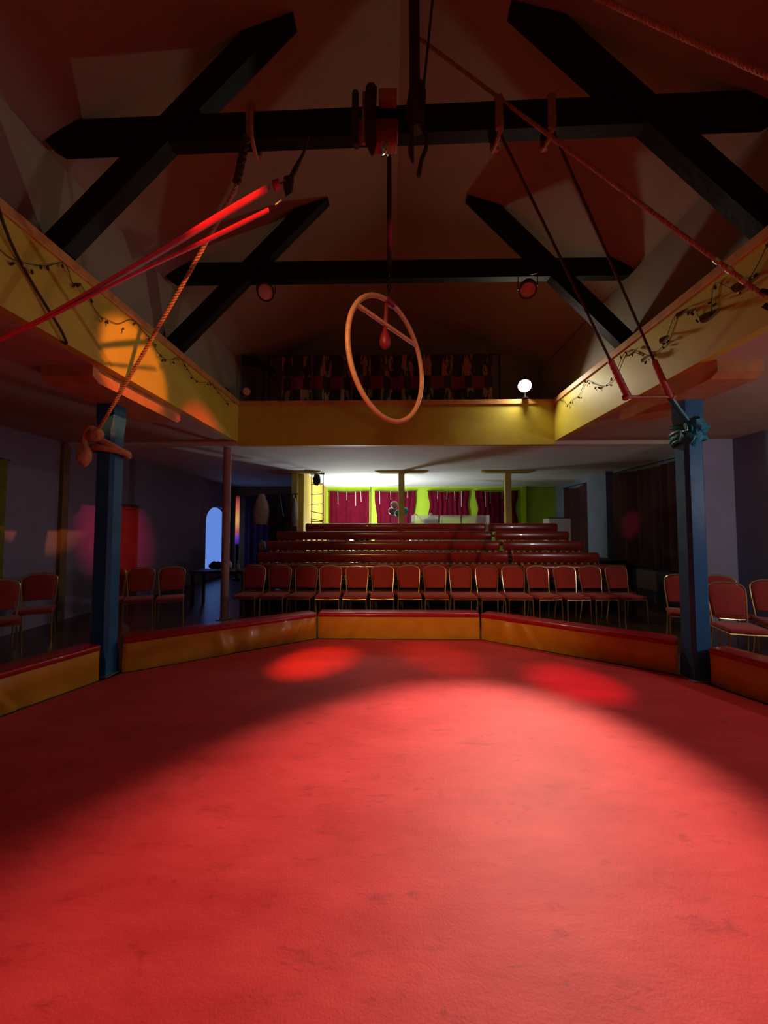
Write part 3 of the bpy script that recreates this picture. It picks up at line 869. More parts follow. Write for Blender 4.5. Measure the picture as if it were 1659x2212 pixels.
t = thing('rigging_pole', 'dark vertical pole with slings rising from the near truss to the ridge', 'pole', (0.20, 3.03, 4.98))
MB().tube([(0, 0, 0.02), (0, 0.05, 1.36)], 0.045, seg=10).build('pole', 'rope_dark', t)
MB().tube([(0.02, -0.02, -0.05), (0.0, -0.02, 0.10), (0.02, -0.01, 0.28), (0.03, 0, 0.36)], [0.05, 0.085, 0.075, 0.05], seg=10).build('lashing', 'rope_dark', t)
MB().tube([(0.06, -0.03, 0.22), (0.12, 0.02, 0.8), (0.17, 0.05, 1.33)], 0.011, seg=6).build('thin_rope', 'rope_dark', t)
MB().tube([(-0.02, -0.03, 0.0), (-0.03, -0.03, -0.12), (-0.035, -0.03, -0.25), (-0.02, -0.03, -0.34)], [0.014, 0.022, 0.024, 0.01], seg=8).build('sling', 'rope_dark', t)
MB().tube(spline([(0.02, -0.03, 0.0), (0.08, -0.03, -0.08), (0.09, -0.03, -0.20), (0.05, -0.03, -0.32), (0.025, -0.03, -0.45)]), 0.018, seg=8).build('sling', 'rope_dark', t)

def wrap(mb, x, r=0.016, y=YT, turns=2, dx=0.03):
    """rope turns round the tie beam at x"""
    pts = []
    for k in range(turns):
        for (yy, zz) in ((-0.095, 4.955), (-0.10, 5.10), (-0.09, 5.245), (0.09, 5.245), (0.10, 5.10), (0.09, 4.955)):
            pts.append((x + dx * k + dx * (0.3 if yy > 0 else 0), y + yy, zz))
    mb.tube(spline(pts, 3), r, seg=6)
    return mb

# red straps pulled to the left
t = thing('aerial_straps', 'bright red aerial straps pulled from the near truss towards the left', 'aerial straps', (-0.69, 3.05, 4.96))
B0 = Vector((-0.69, 3.05, 4.96))
def rb(*p): return Vector(p) - B0
MB().tube([rb(-0.69, 3.08, 4.97), rb(-0.74, 3.07, 4.80), rb(-0.80, 3.06, 4.66), rb(-0.845, 3.05, 4.56)], [0.010, 0.012, 0.022, 0.018], seg=8).build('hanging_cord', 'rope_dark', t)
MB().tube([rb(-0.85, 3.05, 4.58), rb(-0.85, 3.04, 4.48), rb(-0.848, 3.03, 4.40)], [0.045, 0.04, 0.02], seg=8, flat=0.5).build('swivel', 'rope_dark', t)
MB().tube([rb(-0.875, 3.03, 4.54), rb(-0.915, 3.02, 4.50)], 0.008, seg=8).build('carabiner', 'steel', t)
MB().tube([rb(-0.82, 3.02, 4.41), rb(-0.865, 3.02, 4.375)], 0.008, seg=8).build('carabiner', 'steel', t)
MB().tube([rb(-0.92, 3.02, 4.50), rb(-0.965, 3.01, 4.475)], 0.036, seg=10).build('red_sleeve', 'strap_red', t)
MB().tube([rb(-0.98, 3.01, 4.465), rb(-1.005, 3.005, 4.45)], 0.010, seg=8).build('shackle', 'steel', t)
MB().tube([rb(-0.90, 3.02, 4.36), rb(-0.95, 3.01, 4.31)], 0.010, seg=8).build('shackle', 'steel', t)
END = Vector((-3.75, 2.15, 2.15))
def strap(a, mids, wd, name):
    pts = spline([rb(*a)] + [rb(*m) for m in mids] + [END - B0], 6)
    n = len(pts)
    return MB().tube(pts, [wd * (1.0 if i / n < 0.22 else max(0.35, 1.15 - 0.9 * i / n)) for i in range(n)], seg=8, flat=0.42).build(name, 'strap_red', t)
strap((-1.02, 3.0, 4.44), ((-1.45, 2.89, 4.06), (-1.95, 2.75, 3.60), (-2.65, 2.50, 2.94)), 0.040, 'strap')
strap((-1.00, 3.0, 4.26), ((-1.42, 2.89, 3.94), (-1.94, 2.75, 3.55), (-2.66, 2.50, 2.93)), 0.026, 'strap')

# rope from the near truss to the left post
t = thing('guy_rope', 'peach laid rope from the near truss down to the left blue post', 'rope', (-3.30, 4.30, 2.72))
B0 = Vector((-3.30, 4.30, 2.72))
wrap(MB(), -1.20, 0.018).build('beam_lashing', 'rope_tan', t).location = -B0
pts = [rb(-1.21, 3.06, 4.96), rb(-1.27, 3.10, 4.78), rb(-1.325, 3.14, 4.62)]
mb = MB(); rope_mesh(mb, pts, 0.034, pitch=0.16); mb.build('heavy_sling', 'rope_dark', t)
mb = MB(); rope_mesh(mb, [rb(-1.31, 3.14, 4.66)] + [v - B0 for v in sagged((-1.34, 3.15, 4.58), (-3.29, 4.20, 2.76), 0.03)], 0.0185, pitch=0.10); mb.build('rope', 'rope_tan', t)
# knot round the post
mb = MB()
def sq(k, r, z): a = k; return Vector((-3.30 + r * math.cos(a) * 1.12, 4.42 + r * math.sin(a) * 1.12, z)) - B0
mb.tube([sq(R(-140 + 360 * k / 20), 0.160, 2.63 + 0.095 * math.cos(R(-140 + 18 * k + 150))) for k in range(20)], 0.036, seg=8, closed=True)
mb.tube([sq(R(-140 + 360 * k / 20), 0.155, 2.575 + 0.02 * math.cos(R(-140 + 18 * k + 150))) for k in range(20)], 0.038, seg=8, closed=True)
mb.build('post_wrap', 'peach_cloth', t)
MB().blob(rb(-3.31, 4.19, 2.72), (0.085, 0.07, 0.08), lump=0.25, seed=2).build('knot', 'peach_cloth', t)
MB().tube(spline([rb(-3.27, 4.20, 2.74), rb(-3.34, 4.16, 2.78), rb(-3.41, 4.17, 2.70), rb(-3.42, 4.19, 2.58)], 5), [0.03] * 15 + [0.034], seg=8).build('rope_tail', 'peach_cloth', t)
MB().blob(rb(-3.42, 4.18, 2.49), (0.08, 0.065, 0.125), lump=0.3, freq=4, seed=5).build('tail_end', 'peach_cloth', t)

# dark cord down the left parapet
t = tag(MB().tube(spline([(-2.35, 1.95, 4.55), (-2.77, 2.59, 3.85), (-2.785, 3.14, 3.31), (-2.83, 3.17, 3.262)], 8), 0.011, seg=6).build('hanging_rope', 'rope_dark'), 'dark cord hanging across the left parapet near the picture edge', 'rope')

# long tan rope to the right parapet
t = thing('long_rope', 'tan rope stretched from the ridge to the right parapet with a dark hook', 'rope', (2.70, 2.72, 3.28))
B0 = Vector((2.70, 2.72, 3.28))
mb = MB(); rope_mesh(mb, [v - B0 for v in sagged((0.25, 3.22, 6.02), (2.69, 2.74, 3.33), 0.0)], 0.016, pitch=0.09); mb.build('rope', 'rope_tan', t)
d_ = (Vector((2.69, 2.74, 3.33)) - Vector((0.25, 3.22, 6.02)))
for k, f in enumerate((0.885, 0.915, 0.95)):
    p = Vector((0.25, 3.22, 6.02)) + d_ * f
    MB().tube([p - B0 - d_.normalized() * 0.02, p - B0 + d_.normalized() * 0.02], 0.021, seg=8).build('clip', 'steel', t)
MB().tube(spline([rb(2.66, 2.74, 3.37), rb(2.71, 2.72, 3.34), rb(2.73, 2.70, 3.26), rb(2.69, 2.70, 3.22), rb(2.65, 2.71, 3.25)], 4), 0.018, seg=8).build('hook', 'black_metal', t)
mb = MB(); rope_mesh(mb, sagged((0.22, 2.60, 6.12), (2.86, 2.22, 4.05), 0.0), 0.017, pitch=0.09)
tag(mb.build('tension_rope', 'rope_tan'), 'tan rope crossing the top right corner of the picture', 'rope')

# trapeze tied away to the right
t = thing('trapeze', 'trapeze with red padded rope ends tied aside to the right blue post', 'trapeze', (2.72, 4.0, 3.0))
B0 = Vector((2.72, 4.0, 3.0))
tl, tr = Vector((2.445, 3.95, 3.02)), Vector((2.95, 4.06, 3.06))
for a, b, x in (((0.90, 3.06, 4.96), tl, 0.88), ((1.335, 3.05, 4.96), tr, 1.31)):
    wrap(MB(), x, 0.018, y=YT - 0.02).build('beam_lashing', 'rope_tan', t).location = -B0
    a = Vector(a); dd = (b - a)
    mid = a + dd * 0.83
    mb = MB(); rope_mesh(mb, [a - B0, mid - B0], 0.0125, pitch=0.07); mb.build('rope', 'rope_dark', t)
    n = 16
    MB().tube([mid - B0 + (b - mid) * (k / n) for k in range(n + 1)], [0.016] + [0.026 + 0.004 * (k % 2) + 0.006 * k / n for k in range(1, n + 1)], seg=10).build('padded_sleeve', 'pad_red', t)
bd = (tr - tl).normalized()
MB().tube([tl - bd * 0.045 - B0, tr + bd * 0.05 - B0], 0.019, seg=12).build('bar', 'pad_red', t)
for p in (tl - bd * 0.03, tr + bd * 0.03):
    MB().blob(p - B0, (0.035, 0.035, 0.035), lump=0.15).build('bar_end', 'pad_red', t)

# teal cloth
t = thing('teal_cloth', 'teal cloth knotted around the right blue post holding the trapeze', 'cloth', (3.40, 4.30, 2.72))
B0 = Vector((3.40, 4.30, 2.72))
def sq2(a, r, z): return Vector((3.40 + r * math.cos(a), 4.42 + r * math.sin(a), z)) - B0
for j, (zz, tilt, r_, rr) in enumerate(((2.80, 0.05, 0.150, 0.024), (2.765, -0.02, 0.152, 0.026), (2.725, -0.06, 0.150, 0.026), (2.695, 0.02, 0.148, 0.024), (2.66, -0.03, 0.146, 0.022))):
    MB().tube([sq2(R(360 * k / 22), r_ + 0.006 * math.sin(R(360 * k / 22) * 3 + j), zz + tilt * math.sin(R(360 * k / 22) - 0.4)) for k in range(22)], rr, seg=8, closed=True).build('wrap', 'teal_cloth', t)
MB().tube(spline([rb(2.96, 4.07, 3.05), rb(3.06, 4.12, 2.97), rb(3.20, 4.20, 2.88), rb(3.29, 4.24, 2.81)], 5), 0.030, seg=9, flat=0.8).build('lead', 'teal_cloth', t)
MB().blob(rb(3.33, 4.225, 2.79), (0.10, 0.08, 0.10), lump=0.45, freq=3.5, seed=3).build('knot', 'teal_cloth', t)
MB().blob(rb(3.28, 4.22, 2.69), (0.095, 0.07, 0.10), lump=0.6, freq=3.0, seed=11).build('bunch', 'teal_cloth', t)
MB().blob(rb(3.43, 4.27, 2.78), (0.07, 0.05, 0.06), lump=0.6, freq=3.5, seed=14).build('bunch', 'teal_cloth', t)
for k, (dx, dz) in enumerate(((-0.07, -0.15), (-0.02, -0.18))):
    MB().tube(spline([rb(3.31, 4.22, 2.79), rb(3.31 + dx * 0.6, 4.18, 2.76 + dz * 0.35), rb(3.30 + dx, 4.19, 2.74 + dz)], 5), [0.03, 0.034, 0.036, 0.038, 0.04, 0.042, 0.042, 0.04, 0.038, 0.03, 0.02], seg=8, flat=0.5).build('tail', 'teal_cloth', t)

# ------------------------------------------------------------------ light garlands on the parapets
GL = [(2.45, 3.72), (2.666, 3.655), (2.822, 3.706), (2.977, 3.795), (3.149, 3.94), (3.24, 3.829), (3.314, 3.869), (3.396, 3.822), (3.535, 3.718), (3.655, 3.731), (3.809, 3.773), (4.012, 3.93), (4.226, 3.90), (4.374, 3.872), (4.468, 3.794), (4.63, 3.777), (4.749, 3.813), (4.935, 3.93), (5.097, 3.90), (5.236, 3.834), (5.445, 3.803), (5.766, 3.92), (5.9, 3.93), (6.118, 3.90), (6.386, 3.844), (6.649, 3.93)]
GRW = [(6.60, 3.92), (6.424, 3.757), (6.223, 3.774), (6.004, 3.773), (5.80, 3.91), (5.646, 3.84), (5.434, 3.703), (5.246, 3.638), (5.055, 3.69), (4.831, 3.89), (4.644, 3.821), (4.5, 3.708), (4.38, 3.64), (4.247, 3.633), (4.172, 3.644), (4.105, 3.698), (3.96, 3.88), (3.821, 3.831), (3.687, 3.787), (3.66, 3.70), (3.524, 3.649), (3.509, 3.75), (3.454, 3.90), (3.25, 3.70), (3.10, 3.75), (2.95, 3.92)]
bulb0 = None; leaf0 = None
def garland(x, pts, label, leaves, seed):
    global bulb0, leaf0
    s = 1 if x < 0 else -1
    t = thing('light_garland', label, 'string lights', (x, pts[0][0], 3.6))
    B = Vector((x, pts[0][0], 3.6))
    P3 = [Vector((x + s * 0.012, y, z)) - B for y, z in pts]
    MB().tube(spline(P3, 4), 0.0032, seg=5).build('wire', 'wire_green', t)
    rn = random.Random(seed)
    for i, p in enumerate(P3):
        for k in range(1 if i % 3 else 2):
            off = Vector((s * 0.012, rn.uniform(-0.06, 0.06), rn.uniform(-0.05, 0.0)))
            rot = (R(rn.uniform(120, 240)), R(rn.uniform(-40, 40)), rn.uniform(0, 6))
            if bulb0 is None:
                bulb0 = MB().lathe([(0.004, -0.010), (0.008, -0.005), (0.009, 0.003), (0.010, 0.010), (0.0095, 0.019), (0.005, 0.027), (0.001, 0.029)], 8).build('bulb', 'bulb_dark', t)
                bulb0.location = p + off; bulb0.rotation_euler = rot
            else: part_copy(bulb0, t, p + off, rot)
        if i % 2 == 0:
            if garland.clear is None:
                garland.clear = MB().blob((0, 0, 0), (0.007, 0.007, 0.012), seg=8).build('glass_tip', 'bulb_clear', t)
                garland.clear.location = p + Vector((s * 0.02, 0.03, -0.05))
            else: part_copy(garland.clear, t, p + Vector((s * 0.02, rn.uniform(-0.05, 0.05), -0.05)))
    for (y, z, sc, ry) in leaves:
        loc = Vector((x + s * 0.05, y, z)) - B
        if leaf0 is None:
            def lf(u, v):
                a = (u - 0.5) * 0.15; wdt = 0.042 * math.sin(math.pi * min(0.98, max(0.02, u))) ** 0.7
                return Vector((0.012 * math.sin(math.pi * u), a, (v - 0.5) * 2 * wdt))
            leaf0 = MB().grid(8, 4, lf, (0.003, 0, 0)).build('leaf', 'leaf_olive', t)
            leaf0.location = loc; leaf0.rotation_euler = (R(ry), R(35), 0); leaf0.scale = (sc, sc, sc)
        else: part_copy(leaf0, t, loc, (R(ry), R(35), R(10)), (sc, sc, sc))
    return t
garland.clear = None
garland(PL, GL, 'dark wired string of bulbs looped along the left parapet', [], 1)
garland(PR, GRW, 'wired garland with olive leaves looped along the right parapet', [(4.40, 3.63, 1.1, 20), (4.60, 3.80, 0.9, -30), (4.08, 3.70, 1.2, 35), (3.82, 3.84, 1.1, 20), (3.50, 3.63, 1.7, 30), (3.14, 3.70, 1.8, 25)], 2)

# ------------------------------------------------------------------ back room
def curtain(label, x0, x1, z0, z1, y, mat_, waist=0.0, axis='x', group=None, folds=9, seed=0, sag=0.05):
    n = 54
    def f(u, v):
        zz = z0 + (z1 - z0) * v
        cx = (x0 + x1) / 2; hw = abs(x1 - x0) / 2
        k = 1.0
        if waist: k = 1 - waist * math.exp(-((v - 0.42) / 0.28) ** 2) + 0.02 * math.sin(9 * v)
        xx = cx + (u - 0.5) * 2 * hw * k
        yy = 0.035 * math.sin(u * folds * 6.28 + seed) * (0.6 + 0.4 * math.sin(u * 17 + seed))
        zz -= sag * math.sin(math.pi * u) * v
        return (xx, yy, zz)
    mid = (x0 + x1) / 2; hw_ = abs(x1 - x0) / 2 + 0.05
    if axis == 'x':
        t = thing('curtain', label, 'curtain', (mid, y, z0), 0, group)
        MB().grid(n, 14, lambda u, v: Vector((f(u, v)[0] - mid, f(u, v)[1], f(u, v)[2] - z0)), (0, 0.006, 0)).build('fabric', mat_, t)
        MB().tube([(-hw_, 0, z1 - z0 - 0.01), (hw_, 0, z1 - z0 - 0.01)], 0.012, seg=6).tube([(-hw_, 0, z1 - z0 - 0.01), (-hw_, 0.098, z1 - z0 - 0.01)], 0.008, seg=5).tube([(hw_, 0, z1 - z0 - 0.01), (hw_, 0.098, z1 - z0 - 0.01)], 0.008, seg=5).build('curtain_rod', 'black_metal', t)
    else:
        t = thing('curtain', label, 'curtain', (y, mid, z0), 0, group)
        sw = (XR + 0.178 if y > 0 else XL + 0.002) - y
        MB().grid(n, 14, lambda u, v: Vector((f(u, v)[1], f(u, v)[0] - mid, f(u, v)[2] - z0)), (0.006, 0, 0)).build('fabric', mat_, t)
        MB().tube([(0, -hw_, z1 - z0 - 0.01), (0, hw_, z1 - z0 - 0.01)], 0.012, seg=6).tube([(0, -hw_, z1 - z0 - 0.01), (sw, -hw_, z1 - z0 - 0.01)], 0.008, seg=5).tube([(0, hw_, z1 - z0 - 0.01), (sw, hw_, z1 - z0 - 0.01)], 0.008, seg=5).build('curtain_rod', 'black_metal', t)
    return t
GC = 'maroon curtains on the green back wall'
BW = [(-2.36, -0.84, 1.05, 3.14, 0.0, 'wide maroon curtain on the green wall beside the rope ladder'), (-0.62, 0.93, 1.05, 3.14, 0.10, 'maroon curtain on the green wall behind the balloons'),
      (1.42, 2.96, 2.14, 3.14, 0.05, 'short maroon curtain on the green wall above the counter'), (3.20, 4.80, 1.9, 3.14, 0.10, 'maroon curtain on the green wall behind the right mustard post')]
for i, (a, b, z0_, z1_, ws, lab) in enumerate(BW):
    curtain(lab, a, b, z0_, z1_, YB - 0.10, 'curtain_maroon', ws, 'x', GC, 8, i)
    # icicle lights hanging over each curtain
    tt = thing('icicle_lights', 'white hanging light strings over the %s maroon curtain' % ['wide left', 'balloon side', 'short counter', 'right post side'][i], 'string lights', ((a + b) / 2, YB - 0.17, z1_ - 0.02), 0, 'icicle lights on the back curtains')
    hw = (b - a) / 2 - 0.08
    MB().tube([(-hw, 0, 0), (hw, 0, 0)], 0.006, seg=5).tube([(-hw, 0, 0), (-hw - 0.06, 0.163, 0.03)], 0.005, seg=5).tube([(hw, 0, 0), (hw + 0.06, 0.163, 0.03)], 0.005, seg=5).build('wire', 'wire_green', tt)
    rn = random.Random(i + 20)
    for k in range(4):
        x = -hw + 2 * hw * (k + 0.5) / 4 + rn.uniform(-0.1, 0.1)
        ln_ = rn.uniform(0.25, 0.6)
        MB().tube([(x, 0, 0), (x + rn.uniform(-.02, .02), 0, -ln_)], 0.007, seg=5).build('strand', 'white_plain', tt)
struct(MB().box(-0.80, -0.76, YB - 0.04, YB, 0.87, 3.31).build('trim_4', 'brown_wall', smooth=False))
struct(MB().box(4.95, 5.10, YB - 0.12, YB, 0.87, 3.31).build('trim_5', 'green_wall', smooth=False))
GD = 'dark curtains along the right wall'
curtain('dark maroon curtain on the right wall near the green corner', 12.15, 13.75, 0.9, 3.15, XR + 0.06, 'curtain_dark', 0.0, 'y', GD, 7, 1, 0.12)
curtain('wide dark curtain on the right wall behind the right blue post', 7.6, 10.75, 0.75, 3.22, XR + 0.06, 'curtain_dark', 0.0, 'y', GD, 12, 2, 0.10)
struct(MB().box(XR - 0.02, XR + 0.22, 10.9, 11.95, 0, 3.31, bevel=0.01).build('wall_pier_back', 'blue_wall', smooth=False))
tag(MB().box(0, 0.05, -0.35, 0.35, 0, 0.42, bevel=0.008).box(0.002, 0.048, -0.30, -0.26, -0.27, 0.0).box(0.002, 0.048, 0.26, 0.30, -0.27, 0.0).build('grey_board', 'grey_panel', smooth=False), 'grey board standing against the right wall behind the last chair', 'board').location = (XR - 0.15, 9.1, 0.272)
curtain('lime green drape on the left wall at the picture edge', 4.5, 5.80, 0.35, 2.75, XL + 0.10, 'curtain_lime', 0.0, 'y', None, 6, 3)

# door in the left wall
d1 = bpy.data.objects.new('door_1', None); COL.objects.link(d1); d1.location = (XL, 8.5, 0); d1['kind'] = 'structure'
MB().box(0.0, 0.035, -0.40, 0.40, 0.01, 2.12, bevel=0.005).build('door_leaf', 'door_red', d1, smooth=False)
for (a, b, c, d_) in ((-0.50, -0.40, 0, 2.24), (0.40, 0.50, 0, 2.24), (-0.40, 0.40, 2.13, 2.24)):
    MB().box(0.0, 0.06, a, b, c, d_).build('door_frame', 'door_red', d1, smooth=False)
MB().tube([(0.035, -0.32, 1.02), (0.09, -0.32, 1.02), (0.09, -0.20, 1.02)], 0.010, seg=6).build('door_handle', 'steel', d1)

# work lights added behind the pews, out of sight, to light the back room
def added_work_light(label, pos, aim, power):
    t = thing('added_work_light', label, 'work light', pos, 0, 'added work lights behind the pews')
    MB().tube([(0, 0, 0.0), (0, 0, 0.36)], 0.02, seg=8).build('stand', 'black_metal', t)
    MB().box(-0.22, 0.22, -0.22, 0.22, 0.0, 0.02).build('foot', 'black_metal', t, smooth=False)
    FM = Matrix.Translation((0, 0, 0.45)) @ Vector(aim).to_track_quat('Z', 'Y').to_matrix().to_4x4()
    MB().box(-0.24, 0.24, -0.14, 0.14, -0.06, 0.0, bevel=0.01, M=FM).build('housing', 'black_metal', t, smooth=False)
    MB().box(-0.22, 0.22, -0.12, 0.12, 0.001, 0.008, M=FM).build('lit_glass', 'worklight_hot', t, smooth=False)
    l = bpy.data.lights.new('added_work_light_area', 'AREA'); l.shape = 'RECTANGLE'; l.size = 0.44; l.size_y = 0.24; l.energy = power; l.color = (0.86, 0.95, 1.0)
    lo = bpy.data.objects.new('added_work_light_area', l); COL.objects.link(lo); lo.parent = t
    lo.matrix_local = FM @ Matrix.Translation((0, 0, 0.02)) @ Matrix.Rotation(R(180), 4, 'X')
added_work_light('added work light behind the pews turned to the green wall', (-0.9, 11.7, 0.87), (0.16, 1.0, 0.40), WORK_POWER)
added_work_light('added work light behind the pews turned up to the ceiling', (-1.2, 13.1, 0.87), (0.12, -0.55, 1.0), WORK_POWER * 0.55)

# rope ladder
t = thing('rope_ladder', 'black rope ladder hanging in front of the lit yellow partition', 'ladder', (-2.14, 11.05, 0.90))
xl, xr = -0.165, 0.165
for x in (xl, xr):
    MB().tube(spline([(x, 0, 0.0), (x + 0.01, 0, 1.2), (x, 0, 2.40)], 5), 0.016, seg=6).build('side_rope', 'black_cloth', t)
for z_, tl_ in ((0.98, 0.0), (1.05, -0.06), (1.27, -0.07), (1.48, 0.01), (1.76, 0.015), (2.05, 0.02), (0.70, 0.01), (0.42, 0.0), (0.14, 0.0)):
    MB().tube([(xl - 0.02, 0, z_ + 0.02), (xr + 0.02, 0, z_ + 0.02 + tl_)], 0.013, seg=6).build('rung', 'black_cloth', t)
MB().tube([(xl - 0.04, 0, 2.385), (xr + 0.04, 0, 2.385)], 0.022, seg=8).build('top_bar', 'black_metal', t)
tag(MB().blob((-2.14, 10.96, 3.10), (0.11, 0.07, 0.17), lump=0.25, seed=8).build('black_bundle', 'black_cloth'), 'black bundle hanging at the top of the rope ladder', 'bundle')

# balloons on sticks
for i, (x, y, z_, r_, m_, lab) in enumerate(((0.09, 11.05, 2.37, 0.115, 'balloon_pink', 'dusty pink balloon, highest of the bunch'), (0.03, 11.32, 2.21, 0.12, 'balloon_violet', 'dark violet balloon, leftmost of the bunch'), (0.20, 11.12, 2.13, 0.105, 'balloon_dim_teal', 'dim teal balloon, lowest of the bunch'), (0.375, 10.98, 2.19, 0.115, 'balloon_teal', 'bright turquoise balloon in front of the mustard post'))):
    t = thing('balloon', lab, 'balloon', (x, y, 0.87), 0, 'balloons by the mustard post')
    zz = z_ - 0.87
    MB().lathe([(0.004, zz - r_ * 1.16), (0.012, zz - r_ * 1.10), (r_ * 0.45, zz - r_ * 0.85), (r_ * 0.85, zz - r_ * 0.45), (r_, zz + r_ * 0.08), (r_ * 0.88, zz + r_ * 0.52), (r_ * 0.5, zz + r_ * 0.9), (0.004, zz + r_)], 18).build('skin', m_, t)
    MB().tube([(0.0, 0, 0.0), (0.0, 0, zz - r_ * 1.12)], 0.008, seg=6).build('stick', 'white_plain', t)

# counter with clear screen
t = thing('bar_counter', 'grey counter with a clear screen behind the top pew', 'counter', (1.85, 12.4, 0.87))
MB().box(-1.25, 1.25, -0.3, 0.3, 0.0, 0.95, bevel=0.01).build('body', 'counter_grey', t, smooth=False)
MB().box(-1.3, 1.3, -0.34, 0.34, 0.95, 0.99, bevel=0.008).build('worktop', 'white_paint', t, smooth=False)
MB().box(-1.25, 1.25, -0.28, -0.27, 0.992, 1.25).build('clear_screen', 'clear_screen', t, smooth=False)
for x in (-1.25, -0.35, 0.35, 1.25):
    MB().box(x - 0.015, x + 0.015, -0.285, -0.26, 0.99, 1.26).build('screen_post', 'dark_wood', t, smooth=False)
t = thing('coffee_machine', 'dark rounded machine with a pale cap on the counter', 'machine', (1.28, 12.35, 1.86))
MB().box(-0.24, 0.24, -0.18, 0.18, 0.0, 0.16, bevel=0.05, seg=3).build('body', 'dark_wood', t)
MB().lathe([(0.10, 0.16), (0.09, 0.22), (0.05, 0.30), (0.03, 0.34)], 12).build('cap', 'grey_cloth', t)
tag(MB().lathe([(0.035, 0), (0.035, 0.22), (0.02, 0.24), (0.006, 0.25)], 12).build('white_candle', 'white_plain'), 'small white candle standing on the counter', 'candle').location = (1.62, 12.3, 1.861)
tag(MB().tube(spline([(0.72, 12.2, 2.12), (0.80, 12.2, 2.14), (0.92, 12.2, 2.02), (1.0, 12.2, 1.885)], 5), 0.022, seg=8).tube([(0.70, 12.2, 1.861), (0.70, 12.2, 2.10), (0.72, 12.2, 2.12)], 0.016, seg=8).build('desk_lamp_arm', 'orange_plastic'), 'bent orange arm standing at the left end of the counter', 'lamp arm')

# white drawer unit at the right end of the top pew
t = thing('drawer_unit', 'white drawer unit at the right end of the top pew', 'drawers', (4.78, 10.95, 0.872))
MB().box(-0.40, 0.20, -0.2, 0.2, 0.0, 1.10, bevel=0.006).build('body', 'white_paint', t, smooth=False)
for z_ in (0.68, 0.90):
    MB().box(-0.385, 0.185, -0.218, -0.2005, z_, z_ + 0.19, bevel=0.004).build('drawer_front', 'white_paint', t, smooth=False)
MB().box(-0.41, 0.21, -0.215, 0.21, 1.10, 1.125).build('top', 'dark_wood', t, smooth=False)

# glowing column with a colour ramp and dark drape, far left corner
t = thing('glow_column', 'glowing column shading from red to violet in the left corner', 'lamp', (-5.08, 12.6, 0))
MB().lathe([(0.12, 0), (0.12, 0.06), (0.05, 0.08), (0.05, 1.18)], 16).build('stand', 'black_metal', t)
o = MB().lathe([(0.05, 0), (0.06, 0.02), (0.06, 1.58), (0.03, 1.60)], 16).build('glowing_tube', 'colour_column', t); o.location = (0, 0, 1.18)
curtain('dark violet drape behind the glowing column', -5.5, -3.9, 0.2, 2.9, 14.35, 'curtain_violet', 0.0, 'x', None, 7, 5)

# costume rack with hanging garments at the left end of the pews
t = thing('costume_rack', 'dark rack carrying costumes left of the pews', 'rack', (-3.05, 10.24, 0))
MB().tube([(-0.75, 0, 2.55), (0.54, 0, 2.62)], 0.018, seg=8).build('rail', 'black_metal', t)
for x in (-0.72, 0.49):
    MB().tube([(x, 0, 0.03), (x, 0, 2.6)], 0.02, seg=8).build('upright', 'black_metal', t)
    MB().tube([(x, -0.17, 0.02), (x, 0.3, 0.02)], 0.02, seg=8).build('foot', 'black_metal', t)
def garment(label, x, y, w_, z0_, z1_, m_, seed):
    def f(a, v):
        zz = z0_ + (z1_ - z0_) * v
        k = (1 - 0.55 * v ** 3) * (0.85 + 0.25 * math.sin(math.pi * min(1, v * 1.1)))
        rr = 1 + 0.16 * noise.noise(Vector((math.cos(a) * 1.6, math.sin(a) * 1.6 + seed, zz * 2.2)))
        return Vector((w_ * k * rr * math.cos(a), 0.14 * k * rr * math.sin(a), zz))
    mb = MB(); rings = []
    for j in range(13):
        rings.append([mb.bm.verts.new(f(2 * math.pi * i / 20, j / 12)) for i in range(20)])
    for A, B in zip(rings, rings[1:]):
        for i in range(20): mb.bm.faces.new((A[i], A[(i + 1) % 20], B[(i + 1) % 20], B[i]))
    mb.bm.faces.new(rings[0]); mb.bm.faces.new(rings[-1])
    o = tag(mb.build('costume', m_), label, 'costume', 'costumes on the rack'); o.location = (x, y, 0)
    return o
garment('pale bulging costume bag hanging leftmost on the rack', -3.42, 10.05, 0.20, 1.80, 2.60, 'pale_cloth', 1)
garment('black long coat hanging in the middle of the rack', -3.03, 10.15, 0.20, 1.00, 2.62, 'black_cloth', 2)
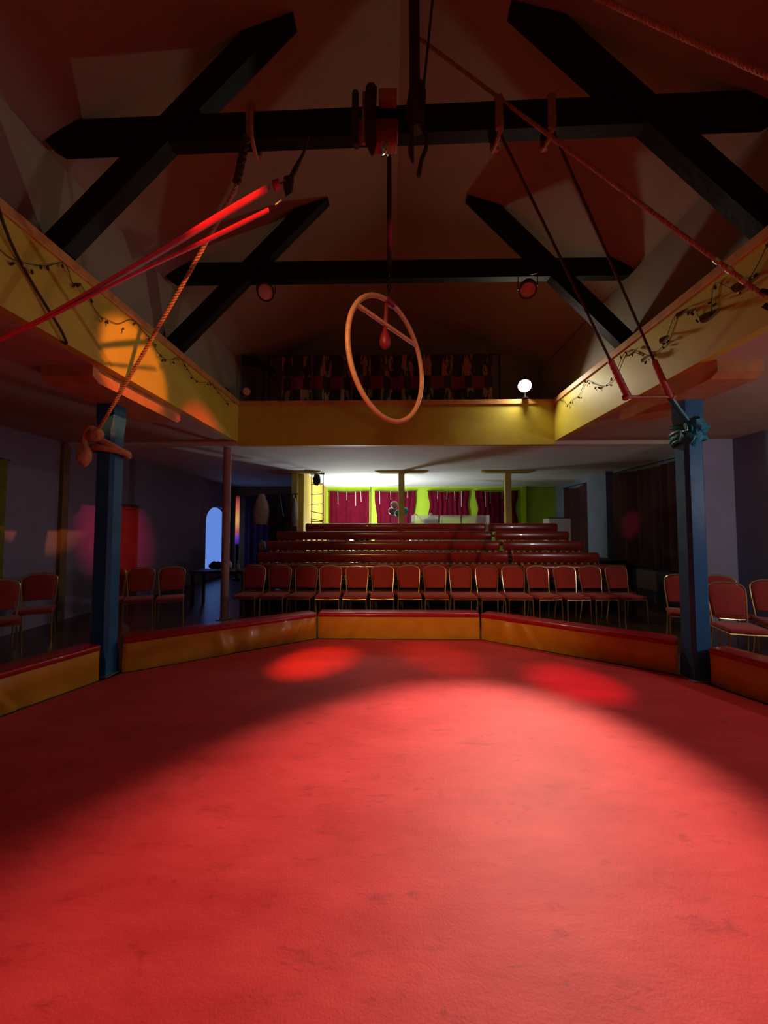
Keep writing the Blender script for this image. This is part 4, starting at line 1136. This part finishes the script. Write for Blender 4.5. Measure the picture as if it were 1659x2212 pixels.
garment('dark brown coat hanging next to the yellow post', -2.66, 10.15, 0.17, 1.35, 2.60, 'dark_wood', 3)
garment('grey cape with a curved edge hanging rightmost', -2.52, 9.98, 0.08, 1.75, 2.48, 'grey_cloth', 4)
tag(MB().lathe([(0.16, 0), (0.18, 0.1), (0.15, 0.9), (0.10, 1.25), (0.05, 1.35)], 14).build('covered_stand', 'black_cloth'), 'black covered stand below the pale costume bag', 'stand').location = (-3.35, 9.95, 0)

# small cluttered table behind the slim post
t = thing('side_table', 'dark side table with clutter behind the slim pink post', 'table', (-3.75, 8.55, 0))
MB().box(-0.6, 0.6, -0.3, 0.3, 0.72, 0.76, bevel=0.006).build('table_top', 'dark_wood', t, smooth=False)
for sx_ in (-1, 1):
    for sy in (-1, 1):
        MB().box(sx_ * 0.55 - 0.025, sx_ * 0.55 + 0.025, sy * 0.25 - 0.025, sy * 0.25 + 0.025, 0, 0.72).build('leg', 'dark_wood', t, smooth=False)
tag(MB().blob((-3.88, 8.5, 0.866), (0.16, 0.12, 0.09), lump=0.3, seed=4).build('dark_bag', 'black_cloth'), 'dark crumpled bag on the cluttered side table', 'bag')
tag(MB().blob((-3.58, 8.45, 0.873), (0.07, 0.06, 0.10), lump=0.35, freq=4, seed=6).build('crumpled_paper', 'white_plain'), 'crumpled white paper on the cluttered side table', 'paper')
tag(MB().lathe([(0.04, 0), (0.045, 0.1), (0.02, 0.16), (0.018, 0.22)], 12).build('bottle', 'grey_cloth'), 'pale bottle on the cluttered side table', 'bottle').location = (-3.40, 8.5, 0.761)
tag(MB().lathe([(0.15, 0), (0.15, 0.03), (0.05, 0.06), (0.05, 1.05), (0.13, 1.08), (0.13, 1.11)], 14).build('pedestal', 'black_metal'), 'thin black pedestal beside the second pew row', 'pedestal').location = (-3.15, 9.35, 0)
tag(MB().blob((-3.15, 9.35, 1.255), (0.10, 0.08, 0.13), lump=0.4, freq=4, seed=9).build('silver_bag', 'grey_cloth'), 'silvery crumpled bag on a black pedestal left of the pews', 'bag')
